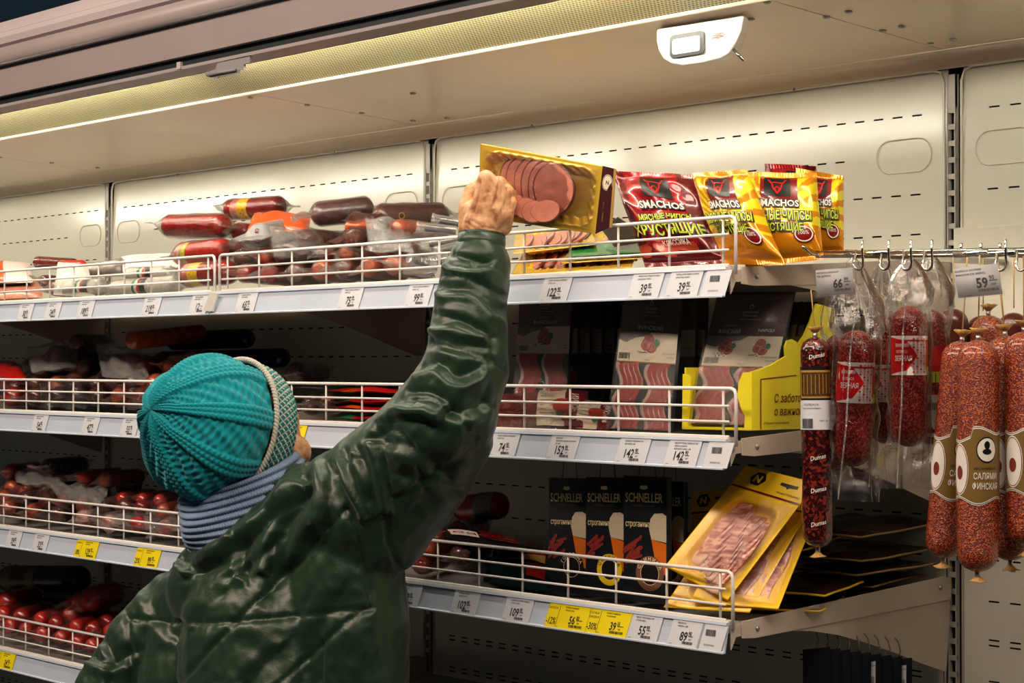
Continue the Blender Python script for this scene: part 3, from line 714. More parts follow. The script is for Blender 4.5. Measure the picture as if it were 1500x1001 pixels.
# ============================================================= HAM TRAYS
HAMB = flat('ham_pink', c8(208, 128, 108), 0.32, coat=0.35, var=0.16, vs=55, bmp=0.25, bs=140)
HAMR = flat('ham_rind_gap_shade', c8(112, 42, 28), 0.4, coat=0.3, var=0.2, vs=80)  # rind colour, darkened further to paint the shade in gaps between slices
GOLD = flat('gold_plastic', c8(240, 196, 70), 0.22, 0.35, coat=0.5)
YTRAY = flat('yellow_tray_plastic', c8(255, 208, 10), 0.36, coat=0.1)
FATB = flat('bacon_fat', c8(232, 190, 168), 0.35, coat=0.4, var=0.1, vs=60)
def bacon_mat():
    m, nt, b = ntree('bacon'); vec = coords(nt, 'UV'); vec2 = coords(nt)
    wv = nt.nodes.new('ShaderNodeTexNoise'); wv.inputs['Scale'].default_value = 1; wv.inputs['Detail'].default_value = 3
    mp = nt.nodes.new('ShaderNodeMapping'); mp.inputs['Scale'].default_value = (60, 60, 260); link(nt, vec2, mp.inputs[0]); link(nt, mp.outputs[0], wv.inputs['Vector'])
    link(nt, ramp(nt, wv.outputs['Fac'], [(0.3, c8(168, 84, 78)), (0.5, c8(204, 130, 112)), (0.62, c8(230, 178, 154))]), b.inputs['Base Color']); S(b, Roughness=0.3, Coat_Weight=0.4)
    bump(nt, b, wv.outputs['Fac'], 0.3); return m
BACON = bacon_mat()
def tray(TL, TR, BR, BL, mat, depth, name, label, group=None, ribs=True, film=TIGHT, margin=0.10, top_flap=0.0):
    P = Pack(TL, TR, BR, BL, T=0); t = P.thing(name, label, 'meat tray', group)
    W_, H_ = P.W, P.H; hw, hh = W_/2, H_/2; mg = margin*min(W_, H_); rr = 0.022
    cb = -top_flap/2
    def sd(a, b):
        qx = abs(a)-(hw-mg-rr); qy = abs(b-cb)-(hh-mg-rr-top_flap/2)
        return math.hypot(max(qx, 0), max(qy, 0))+min(max(qx, qy), 0)-rr
    def hgt(a, b):
        d = -sd(a, b)
        if d < 0: return 0.0
        k = min(1, d/0.014); h = -depth*(k*k*(3-2*k))
        if ribs and d < 0.016: h += 0.0035*math.sin((a+b*1.0)*2*math.pi/0.016)*math.sin(min(1, d/0.014)*math.pi)
        if abs(d) < 0.003: h += 0.0012
        return h
    mb = MB(); mb.grid(lambda u, v: P((u-0.5)*W_, (v-0.5)*H_, hgt((u-0.5)*W_, (v-0.5)*H_)), 84, 70, mat); mb.build('tray', t, solid=0.0008)
    return t, P, cb, mg
def slice_mesh(P, ca, cb, ra, rb, ang, tilt, h, m, rim, seed, thick=0.0022, flatside=0.0):
    """an irregular cut slice: face plus rind darkened as gap shade, lying on pack P and tilted"""
    mb = MB(); n = 36; ca_, sa_ = math.cos(ang), math.sin(ang); F_ = []; B_ = []
    def pt(th, k, dz):
        w_ = 1+0.06*nz((math.cos(th), math.sin(th), 0), 1.5, seed)
        x = ra*k*math.cos(th)*w_; y = rb*k*math.sin(th)*w_
        if flatside: x = max(x, -ra*flatside)
        return P(ca+x*ca_-y*sa_, cb+x*sa_+y*ca_, h+tilt*x+dz+0.0004*nz((x*40, y*40, 0), 1, seed))
    for k in (0.0001, 0.4, 0.7, 0.86, 0.92, 1.0): F_.append([pt(2*math.pi*i/n, k, thick if k < 0.99 else thick*0.2) for i in range(n)])
    F_.append([pt(2*math.pi*i/n, 1.0, -thick) for i in range(n)])
    vs = [p for r_ in F_ for p in r_]
    def q(j0, j1): return [(j*n+i, j*n+(i+1) % n, (j+1)*n+(i+1) % n, (j+1)*n+i) for j in range(j0, j1) for i in range(n)]
    mb.add(vs, q(0, 4), m, True); k0 = len(mb.v)-len(vs)
    mb.add(vs, q(4, 6), rim, True); return mb
# the tray being lifted out by the hand
tq = [PD(704, 210, 2.86), PD(883, 243, 2.79), PD(872, 343, 2.80), PD(700, 318, 2.87)]
t, P, cb, mg = tray(*tq, GOLD, 0.016, 'ham_tray', 'golden plastic tray of sliced ham held up in the raised hand', margin=0.07)
HELD = P
sl_ = [(-0.056, -0.001, 0.016, 0.024), (-0.050, 0.001, 0.020, 0.029), (-0.038, 0.0, 0.022, 0.033), (-0.021, -0.001, 0.024, 0.036), (-0.007, -0.002, 0.026, 0.037), (0.006, -0.002, 0.027, 0.037), (0.020, -0.002, 0.031, 0.036)]
for i, (a, b, ra, rb) in enumerate(sl_):
    slice_mesh(P, a+0.005, b+0.006, ra*1.05, rb*1.10, 0.06, 0.05, -0.013+0.0026*i, HAMB, HAMR, i+3).build('ham_slice', t)
for i, (a, b) in enumerate(((-0.034, -0.027), (-0.018, -0.030), (-0.004, -0.032), (0.014, -0.029))):
    slice_mesh(P, a+0.004, b+0.001, 0.015+0.0035*i, 0.016, 0.3, 0.05, 0.006+0.0016*i, HAMB, HAMR, i+20).build('ham_slice', t)
# card end strip with seal
E_ = [tq[1], PD(903, 248, 2.775), PD(897, 332, 2.785), tq[2]]
Q = Pack(*E_, T=0); k = MB()
k.grid(lambda u, v: Q.uv(u, v, 0)+Q.O-P.O, 1, 1, MAROON)
def qf(a, b, h): return Q(a, b, h)+Q.O-P.O
rect(k, Q.W*0.33, -Q.H/2, Q.W*0.5, Q.H/2, qf, GOLDP, 0.0005)
disc(k, -0.001, Q.H*0.26, Q.W*0.36, Q.W*0.42, qf, CREAMP, 0.0006); ring(k, -0.001, Q.H*0.26, Q.W*0.33, Q.W*0.39, 0.0008, qf, BLACKP, 0.0009); text(k, 'N', qf, -0.001, Q.H*0.26, 0.006, BLACKP, h_off=0.001, bold=0.02)
text(k, 'СЕРВИРОВОЧНАЯ', qf, -Q.W*0.15, -Q.H*0.2, 0.0022, GOLDP, rot=math.pi/2, h_off=0.0007)
k.build('card_strip', t)
k = MB(); k.grid(lambda u, v: P((u-0.5)*P.W*0.94, (v-0.5)*P.H*0.9, 0.004+0.003*math.sin(u*3.1)*math.sin(v*3.1)+0.0008*nz((u, v, 0), 9)), 30, 20, TIGHT); k.build('film', t)

# golden trays lying behind the fence
def lying_tray(q, label, kind, seed):
    TL, TR, BR, BL = corners(*q)
    t, P, cb, mg = tray(TL, TR, BR, BL, GOLD, 0.008, 'ham_tray', label, 'golden trays lying on the top shelf', margin=0.12)
    r = random.Random(seed)
    for i in range(9):
        u = -0.36+0.72*i/8
        slice_mesh(P, u*P.W, r.uniform(-0.05, 0.05)*P.H, P.W*0.11, P.H*0.33, r.uniform(-0.2, 0.2), 0.25, -0.003+0.0004*i, HAMB if kind else PINKC, HAMR, i+seed).build('ham_slice', t)
    return t, P
lying_tray(((775, 352, -0.30), (945, 344, -0.28), (925, 392, -0.46), (748, 404, -0.485)), 'golden tray of fanned ham slices lying flat at the bottom behind the fence', 1, 5)
lying_tray(((755, 338, -0.26), (860, 330, -0.22), (875, 358, -0.40), (752, 372, -0.44)), 'golden tray with pink slices lying under the raised tray, beside the cuff', 0, 9)
t, P = lying_tray(((850, 342, -0.26), (960, 338, -0.24), (956, 378, -0.44), (822, 386, -0.46)), 'golden ham tray with green printed film, next to the dark red crisp bag', 1, 14)
k = MB(); GF = flat('green_film_print', c8(24, 132, 70), 0.25, coat=0.5)
rect(k, -P.W*0.45, -P.H*0.46, P.W*0.47, P.H*0.02, P, GF, 0.007, 12, 6)
for j in range(7): ring(k, P.W*0.22, -P.H*0.2, P.W*(0.05+0.025*j), P.H*(0.04+0.024*j), 0.0006, P, LIME if j % 2 else WHITEP, 0.008)
k.build('print', t)
t, P = simple_pack(((880, 335, -0.34), (905, 318, -0.34), (960, 352, -0.40), (900, 362, -0.42)), 0.006, BLACKP, 'meat_pack', 'thin black edged pack tucked against the dark red crisp bag', 'meat pack', seed=4)

# yellow bacon trays on the third shelf
def bacon_tray(q, label, slices, seed, group='yellow bacon trays leaning on the third shelf fence', flap=0.035):
    TL, TR, BR, BL = corners(*q)
    t, P, cb, mg = tray(TL, TR, BR, BL, YTRAY, 0.012, 'bacon_tray', label, group, ribs=False, margin=0.13, top_flap=flap)
    k = MB()
    rect(k, -P.W/2+0.001, P.H/2-flap-0.002, P.W/2-0.001, P.H/2-flap+0.001, P, DREDP, 0.001, 4, 1)
    k.prism([(-0.006+P.W*0.15, P.H/2-0.012), (0.02+P.W*0.15, P.H/2-0.012), (0.02+P.W*0.15, P.H/2-0.016), (0.009+P.W*0.15, P.H/2-0.017), (0.007+P.W*0.15, P.H/2-0.020), (0.004+P.W*0.15, P.H/2-0.017), (-0.006+P.W*0.15, P.H/2-0.016)], 0.0008, 0.0014, BLACKP, lambda a, b, h: P(a, b, h))
    disc(k, -P.W*0.22, P.H/2-0.016, 0.012, 0.012, P, BLACKP, 0.001, 6); text(k, 'N', P, -P.W*0.22, P.H/2-0.016, 0.011, YELLP, h_off=0.0014, bold=0.05)
    text(k, 'по-настоящему', P, P.W*0.28, P.H/2-flap+0.008, 0.0035, DREDP, h_off=0.001)
    k.build('print', t)
    r = random.Random(seed); n = slices
    for i in range(n):
        a = -P.W*0.30+P.W*0.50*i/(n-1)
        # rasher: long strip with wavy edge
        mb = MB(); wd = 0.026; Lh = P.H*(0.29+0.02*math.sin(i*2.1))
        def f(u, v, a=a, i=i):
            x = a+(u-0.3)*wd*(1.1)+0.003*math.sin(v*7+i); y = (v-0.5)*2*Lh+0.002*nz((u*2, i, 0), 2, seed)-flap*0.5
            return P(x, y-0.002*i+P.H*0.0, -0.010+0.008*u+0.0012*i*0.6+0.0015*math.sin(v*13+i*1.3)+0.002*math.sin(v*math.pi))
        mb.grid(lambda u, v: f(1-u, v), 6, 26, (lambda u, v: FATB if u > 0.8 or v < 0.16+0.05*math.sin(u*9+i) else BACON)); mb.build('rasher', t, solid=0.0016)
    k = MB(); k.grid(lambda u, v: P((u-0.5)*P.W*0.9, (v-0.5)*(P.H-flap)*0.92-flap/2, 0.004+0.006*math.sin(u*3.1)*math.sin(v*3.1)+0.0015*nz((u, v, 0), 8)), 30, 24, TIGHT); k.build('film', t)
    return t, P
bacon_tray(((1110, 700, -0.36), (1205, 730, -0.33), (1140, 893, -0.44), (1010, 882, -0.485)), 'lowest yellow bacon tray of the leaning stack, mostly covered', 5, 3)
bacon_tray(((1100, 700, -0.37), (1200, 722, -0.35), (1098, 898, -0.455), (972, 890, -0.492)), 'middle yellow bacon tray of the leaning stack, corner over the price rail', 6, 5)
bacon_tray(((1093, 682, -0.40), (1196, 708, -0.38), (1066, 880, -0.47), (974, 830, -0.492)), 'top yellow bacon tray with fanned rashers leaning over the fence', 11, 7)
bacon_tray(((1015, 722, -0.25), (1075, 715, -0.22), (1070, 850, -0.28), (1005, 850, -0.3)), 'yellow bacon tray standing in shadow beside the black cartons', 4, 11)

# dark stack of trays deeper on shelf three
DUN = flat('dun_card_edge', c8(150, 120, 72), 0.5, var=0.15, vs=20); DKF = flat('dark_pack_film', c8(46, 30, 18), 0.25, coat=0.5, var=0.4, vs=30)
def flat_tray(q, label, seed, m=DKF):
    TL, TR, BR, BL = corners(*q)
    P = Pack(TL, TR, BR, BL, T=0.010, seed=seed, amp=0.004, freq=14); t = P.thing('bacon_tray', label, 'meat tray', 'flat trays piled deep on the third shelf')
    P.body(m, 16, 12, back=DUN).build('tray', t)
    k = MB(); ed = []
    for i in range(49):
        s_ = i/48*4; 
        u, v = ((s_, 0) if s_ < 1 else (1, s_-1) if s_ < 2 else (3-s_, 1) if s_ < 3 else (0, 4-s_)); ed.append(P.uv(u, v, 0))
    k.tube(ed[:-1], 0.0016, DUN, 5, closed=True); k.build('sealed_edge', t)
    return t, P
zz = Z3+0.037
def ZQ(z, *pts): return [(x, y, PZ(x, y, z).y) for x, y in pts]
stack = [('bottom', 1.2, ((1150, 838), (1235, 850), (1178, 885), (1100, 862))), ('second', 3.5, ((1240, 838), (1360, 822), (1330, 846), (1235, 862)))]
def dt(z, x0, x1, Y0, Y1, label, seed, tilt=0.0, yaw=0.0):
    c = V(((x0+x1)/2, (Y0+Y1)/2, z)); R_ = Matrix.Rotation(yaw, 3, 'Z'); hx, hy = (x1-x0)/2, (Y1-Y0)/2
    q = [c+R_ @ V((-hx, hy, tilt)), c+R_ @ V((hx, hy, tilt*0.6)), c+R_ @ V((hx, -hy, -tilt*0.4)), c+R_ @ V((-hx, -hy, 0))]
    P = Pack(*q, T=0.014, seed=seed, amp=0.009, freq=14); t = P.thing('bacon_tray', label, 'meat tray', 'flat trays piled deep on the third shelf')
    P.body(DKF, 16, 12, back=DUN).build('tray', t)
    k = MB(); ed = []
    for i in range(49):
        s_ = i/48*4; u, v = ((s_, 0) if s_ < 1 else (1, s_-1) if s_ < 2 else (3-s_, 1) if s_ < 3 else (0, 4-s_)); ed.append(P.uv(u, v, 0))
    k.tube(ed[:-1], 0.0017, YTRAY if 'yellow' in label else DUN, 5, closed=True); k.build('sealed_edge', t)
zb = Z3+0.045
dt(zb+0.000, -0.17, -0.01, -0.20, -0.03, 'flat bacon tray lying at the bottom of the rear pile on the third shelf', 1)
dt(zb+0.020, -0.19, -0.02, -0.19, -0.04, 'flat bacon tray second from the bottom of the rear pile', 2, 0.004, 0.1)
dt(zb+0.040, -0.18, -0.005, -0.21, -0.04, 'flat bacon tray in the middle of the rear pile', 3, 0.006, -0.08)
dt(zb+0.060, -0.19, -0.01, -0.22, -0.03, 'flat bacon tray near the top of the rear pile with meat showing pink', 4, 0.008, 0.05)
dt(zb+0.095, -0.18, -0.01, -0.20, -0.03, 'topmost flat bacon tray of the rear pile, brown edge lifted', 5, 0.012, -0.05)
dt(zb+0.000, -0.16, -0.006, -0.385, -0.225, 'flat tray with yellow edge at the front of the third shelf, lowest', 6, 0.002, 0.45)
dt(zb+0.022, -0.17, 0.005, -0.36, -0.215, 'flat tray with yellow edge under the marbled hanging sausage', 7, 0.006, 0.30)
dt(zb+0.075, -0.24, -0.10, -0.26, -0.12, 'dark flat tray resting high behind the top yellow tray', 8, 0.015, 0.2)

# ============================================================= HANGING BLISTER PACKS (second shelf right)
def stripes_mat():
    m, nt, b = ntree('streaky_slices'); vec = coords(nt)
    return m
SLM = flat('salami_slice_face', c8(170, 52, 40), 0.3, coat=0.5, var=0.35, vs=220); SLW = flat('slice_fat_edge', c8(206, 168, 160), 0.35, coat=0.4)
FRAME_G = filmmat('blister_film', 0.03, 0.2, (0.93, 0.95, 0.97)); BACKC = flat('dark_blister_back', c8(26, 34, 42), 0.35)
def blister(q, label, title, seed, cols=2, napoli=False, slices=True, nm='salami_pack', card=0.46, whitehi=0.45, T=0.008):
    TL, TR, BR, BL = corners(*q); P = Pack(TL, TR, BR, BL, T=0); t = P.thing(nm, label, 'salami pack', 'hanging salami packs on the second shelf')
    W_, H_ = P.W, P.H
    k = MB(); k.grid(lambda u, v: P.uv(u, v, 0), 2, 2, BACKC); k.build('backing_card', t, solid=0.001)
    zt = H_*(0.5-card); wh = H_*card*whitehi
    k = MB(); k.grid(lambda u, v: P((u-0.5)*W_*0.96, zt+(H_*0.49-zt)*v, 0.004), 2, 2, MAROON); k.build('label_card', t, solid=0.0006)
    k = MB(); fn = lambda a, b, h: P(a, b, h+0.0046)
    rect(k, -W_*0.48, zt, W_*0.48, zt+wh, fn, CREAMP, 0.0002)
    rect(k, -W_*0.48, zt-0.001, W_*0.48, zt+0.0004, fn, GOLDP, 0.0004)
    poly(k, [(-W_*0.48, zt+wh), (-W_*0.48, zt+wh*0.72), (-W_*0.36, zt+wh*0.62), (-W_*0.2, zt+wh*0.8), (-W_*0.05, zt+wh*0.86), (W_*0.05, zt+wh)], fn, GREYK, 0.0003)
    bars(k, -W_*0.45, -W_*0.27, zt+wh*0.08, zt+wh*0.28, fn, BLACKP, 14, seed, 0.0006)
    text(k, 'ДЫМОВ МЯСО'[6:], fn, W_*0.02, zt+wh*0.07, wh*0.05, BLACKP, h_off=0.0006)
    text(k, 'ВСЕГДА СВЕЖИЕ', fn, W_*0.36, zt+wh*0.3, wh*0.05, BLACKP, w=W_*0.2, h_off=0.0006); text(k, 'СОСТАВ', fn, W_*0.38, zt+wh*0.18, wh*0.05, BLACKP, w=W_*0.12, h_off=0.0006)
    spots = [(W_*0.02, zt+wh*0.6)] if not napoli else [(-W_*0.22, zt+wh*0.62), (W_*0.22, zt+wh*0.62)]
    r = random.Random(seed); RS = flat('rosette_red', c8(176, 64, 48), 0.4, var=0.3, vs=300)
    for cx, cy in spots:
        for dx, dy, q_ in ((-0.04, -0.03, 0.085), (0.05, -0.1, 0.085), (0.0, 0.13, 0.09)):
            sx = W_*(1 if not napoli else 0.75); disc(k, cx+dx*sx, cy+dy*wh, q_*sx, q_*sx*0.9, fn, RS, 0.0007, 14); ring(k, cx+dx*sx, cy+dy*wh, q_*sx*0.7, q_*sx*0.6, 0.0006, fn, SLW, 0.0009)
        disc(k, cx+0.13*sx, cy+0.05*wh, 0.045*sx, 0.05*sx, fn, GREENP, 0.0010, 9)
        for i in range(8): disc(k, cx-0.16*sx+0.03*sx*i*0.9, cy-0.2*wh-0.1*wh*r.random(), 0.012*sx, 0.010*sx, fn, BLACKP, 0.0009, 7)
    cz_ = zt+wh
    text(k, 'СЕРВЕЛАТ', fn, (0 if not napoli else -W_*0.22), cz_+wh*0.34, wh*0.08, GOLDP, w=W_*0.2, h_off=0.0006)
    text(k, title, fn, (W_*0.02 if not napoli else -W_*0.22), cz_+wh*0.15, wh*0.14, WHITEP, w=W_*(0.42 if not napoli else 0.28), h_off=0.0006)
    if napoli: text(k, 'NAPOLI', fn, W_*0.25, cz_+wh*0.2, wh*0.11, WHITEP, w=W_*0.2, h_off=0.0006)
    rect(k, -W_*0.12, cz_+wh*0.55, W_*0.16, cz_+wh*0.56, fn, CREAMP, 0.0006)
    text(k, 'ДИКАЛЬНЫЕ', fn, 0, cz_+wh*0.80, wh*0.08, CREAMP, w=W_*0.2, h_off=0.0006); text(k, 'КОЛБАСЫ', fn, 0, cz_+wh*0.68, wh*0.07, CREAMP, w=W_*0.17, h_off=0.0006)
    disc(k, 0.0, cz_+wh*0.98, wh*0.07, wh*0.09, fn, CREAMP, 0.0005, 10); disc(k, 0.0, cz_+wh*0.96, wh*0.045, wh*0.055, fn, MAROON, 0.0007, 10)
    k.build('print', t)
    if slices:
        for c in range(cols):
            x0 = -W_*0.46+c*W_*0.47+W_*0.0; n = 4
            for i in range(n):
                mb = MB(); wd = W_*0.15
                def f(u, v, i=i, x0=x0):
                    y = -H_*0.49+(zt+H_*0.485)*v; x = x0+W_*0.085*i+(1-u)*wd+W_*0.05*math.sin(v*11.5+c*1.0)
                    return P(x, y, 0.0012+0.0007*i+0.0016*(1-u))
                mb.grid(f, 5, 36, (lambda u, v: SLW if u > 0.62 else SLM)); mb.build('slice', t, solid=0.0008)
    k = MB(); k.grid(lambda u, v: P.uv(u, v*0.97, 0.0065+0.0015*nz((u*3, v*4, 0), 3, seed)), 14, 20, FRAME_G); k.build('clear_cover', t)
    return t, P
def bq(x0, y0, Yt0, x1, y1, Yt1, xb1, yb1, xb0, yb0, Yb): return ((x0, y0, Yt0), (x1, y1, Yt1), (xb1, yb1, Yb), (xb0, yb0, Yb))
# dim rows behind
for i in range(5):
    Yd = -0.33+0.045*i; x = 838+i*18
    blister(((x-70, 440, Yd), (x+12, 438, Yd+0.01), (x+12, 612, Yd), (x-70, 608, Yd-0.01)), ['salami pack just behind the leftmost standing pack', 'third salami pack back in the left row on the second shelf', 'fourth salami pack back in the left row on the second shelf', 'fifth salami pack back in the left row, in shadow', 'rearmost salami pack of the left row, in deep shadow'][i], 'ФИНСКИЙ', 30+i, slices=(i < 1))
blister(((762, 432, -0.37), (842, 430, -0.355), (832, 622, -0.37), (754, 618, -0.385)), 'leftmost standing salami pack beside the raised sleeve on the second shelf', 'ФИНСКИЙ', 2)
for i in range(2):
    x = 1018+i*14; blister(((x-75, 440, -0.38+0.03*i), (x+6, 436, -0.37+0.03*i), (x+2, 625, -0.38+0.03*i), (x-75, 622, -0.39+0.03*i)), ['salami pack right behind the bright front pack', 'second salami pack behind the bright front pack'][i], 'ФИНСКИЙ', 40+i, slices=False)
blister(((918, 425, -0.435), (1003, 432, -0.425), (986, 634, -0.470), (892, 630, -0.475)), 'brightly lit salami pack with wavy slices in the centre of the second shelf', 'ФИНСКИЙ', 5, card=0.51, whitehi=0.42)
# packs standing edge on behind the yellow box
for i in range(5):
    x = 1196-i*11; Yd = -0.30+0.0*i
    TL = ((x-30, 446, -0.18-0.02*i), (x+2, 442, -0.17-0.02*i), (x-22, 580, -0.20-0.02*i), (x-56, 584, -0.21-0.02*i))
    blister(TL, ['salami pack at the back right corner of the yellow display box', 'second salami pack from the rear of the yellow display box', 'third salami pack from the rear of the yellow display box', 'fourth salami pack from the rear of the yellow display box', 'fifth salami pack from the rear of the yellow display box'][i], 'NAPOLI', 50+i, slices=False)
blister(((1052, 428, -0.40), (1166, 428, -0.355), (1122, 626, -0.40), (1006, 622, -0.445)), 'salami pack with two printed rosettes leaning in the yellow display box', 'ФИНСКИЙ', 8, napoli=True, card=0.56, whitehi=0.40)
# yellow display box
bx = thing('display_box', 'yellow cardboard display box with brown handwriting on the second shelf', 'box', PX(1101, 631, 0.0))
O = PX(1101, 631, 0.0)
def bxp(x, y): return PX(x, y, 0.0)-O
pts = [(1101, 631), (1101, 545), (1114, 541), (1130, 535), (1151, 522), (1150, 508), (1153, 500), (1160, 497), (1167, 501), (1169, 505), (1178, 492), (1187, 471), (1196, 445), (1223, 452), (1225, 520), (1240, 600), (1240, 626)]
q = [bxp(*p) for p in pts]; n = len(q)
k = MB(); k.add([p for p in q]+[p-V((0.003, 0, 0)) for p in q], [tuple(range(n)), tuple(range(2*n-1, n-1, -1))]+[(i, n+i, n+(i+1) % n, (i+1) % n) for i in range(n)], BOXY); k.build('side_panel', bx)
fy = O.y; xl = PY(1000, 600, fy).x-O.x; zt_ = lambda x, y: PY(x, y, fy)-O
def fpanel(pp, nm):
    q = [zt_(*p) for p in pp]; n = len(q); k = MB(); k.add(q+[p+V((0, 0.003, 0)) for p in q], [tuple(range(n)), tuple(range(2*n-1, n-1, -1))]+[(i, n+i, n+(i+1) % n, (i+1) % n) for i in range(n)], BOXY); k.build(nm, bx)
fpanel([(1000, 548), (1008, 549), (1012, 556), (1010, 590), (1004, 612), (1006, 625), (1090, 629), (1091, 610), (1086, 600), (1080, 580), (1082, 560), (1088, 546), (1101, 545), (1101, 631), (999, 629)], 'front_panel')
k = MB(); bw = 0.22
k.box((xl, 0.004, 0.0), (-0.004, bw, 0.002), BOXY); k.build('base_panel', bx)
k = MB(); k.box((xl, 0.004, 0.002), (xl+0.003, bw, 0.085), BOXY); k.build('far_side_panel', bx)
k = MB(); k.box((xl+0.004, bw-0.003, 0.002), (-0.004, bw, 0.13), BOXY); k.build('back_panel', bx)
BRN = flat('brown_lettering', c8(120, 36, 20), 0.6)
k = MB(); ux = (bxp(1200, 630)-bxp(1105, 630)); ydir = V((0, 1, 0))
def side(a, b, h): return V((0.0004+h, a, b))
c1 = bxp(1161, 583); text(k, 'С заботой', side, bxp(1134, 583).y, c1.z, 0.0115, BRN, bold=0.012, shear=0.15, squeeze=0.85, align='L')
text(k, 'о важном', side, bxp(1134, 602).y, bxp(1160, 602).z, 0.0115, BRN, bold=0.012, shear=0.15, squeeze=0.85, align='L')
text(k, 'от Вашего мясокомбината', side, bxp(1118, 618).y, bxp(1160, 619).z, 0.003, BRN, bold=0.01, align='L')
for a, b, c_, d in ((1114, 556, 1166, 550), (1114, 556, 1114, 629)):
    A, B = bxp(a, b), bxp(c_, d); nn = V((0, 0, 0.0008)) if abs(A.y-B.y) > abs(A.z-B.z) else V((0, 0.0012, 0))
    e = V((0.0006, 0, 0)); k.add([A-nn+e, B-nn+e, B+nn+e, A+nn+e], [(0, 1, 2, 3)], BRN)
k.build('print', bx)
# fallen packs along the fence
def salami_flat(q, label, seed, lab=True):
    t, P = simple_pack(q, 0.018, casing('salami_slices', c8(80, 22, 18), c8(112, 36, 30), c8(150, 84, 72), 260) if 'slp' not in M else M['slp'], 'salami_pack', label, 'salami pack', 'fallen salami packs along the fence', seed=seed, amp=0.006)
    M['slp'] = t.children[0].data.materials[0]
    k = MB(); P2 = lambda a, b, h: P(a, b, h+0.001)
    if lab:
        rect(k, P.W*0.02, -P.H*0.45, P.W*0.30, P.H*0.45, P2, CREAMP, 0.001, 6, 6); rect(k, P.W*0.30, -P.H*0.45, P.W*0.48, P.H*0.45, P2, DREDP, 0.001, 6, 6)
        text(k, 'ФИНСКИЙ', P2, P.W*0.40, 0, P.H*0.10, WHITEP, rot=math.pi/2, w=P.H*0.6, h_off=0.002)
        disc(k, P.W*0.28, 0, P.H*0.16, P.H*0.16, P2, flat('rosette_red', c8(176, 64, 48), 0.4), 0.0018, 12, 2)
        disc(k, P.W*0.27, -P.H*0.18, P.H*0.08, P.H*0.08, P2, GREENP, 0.002, 9, 2)
        for i in range(6): rect(k, P.W*0.05, P.H*(0.3-0.1*i), P.W*0.2, P.H*(0.315-0.1*i), P2, GREYK, 0.0016)
        k.build('print', t)
    k = MB(); k.grid(lambda u, v: P.uv(u, v, 0.003), 12, 10, FILM); k.build('film', t)
salami_flat(((724, 578, -0.40), (862, 574, -0.39), (858, 634, -0.48), (716, 630, -0.488)), 'fallen salami pack behind the fence next to the raised sleeve', 3)
salami_flat(((800, 590, -0.42), (906, 592, -0.40), (896, 636, -0.475), (792, 634, -0.485)), 'fallen maroon labelled salami pack left of the bright front pack', 6)

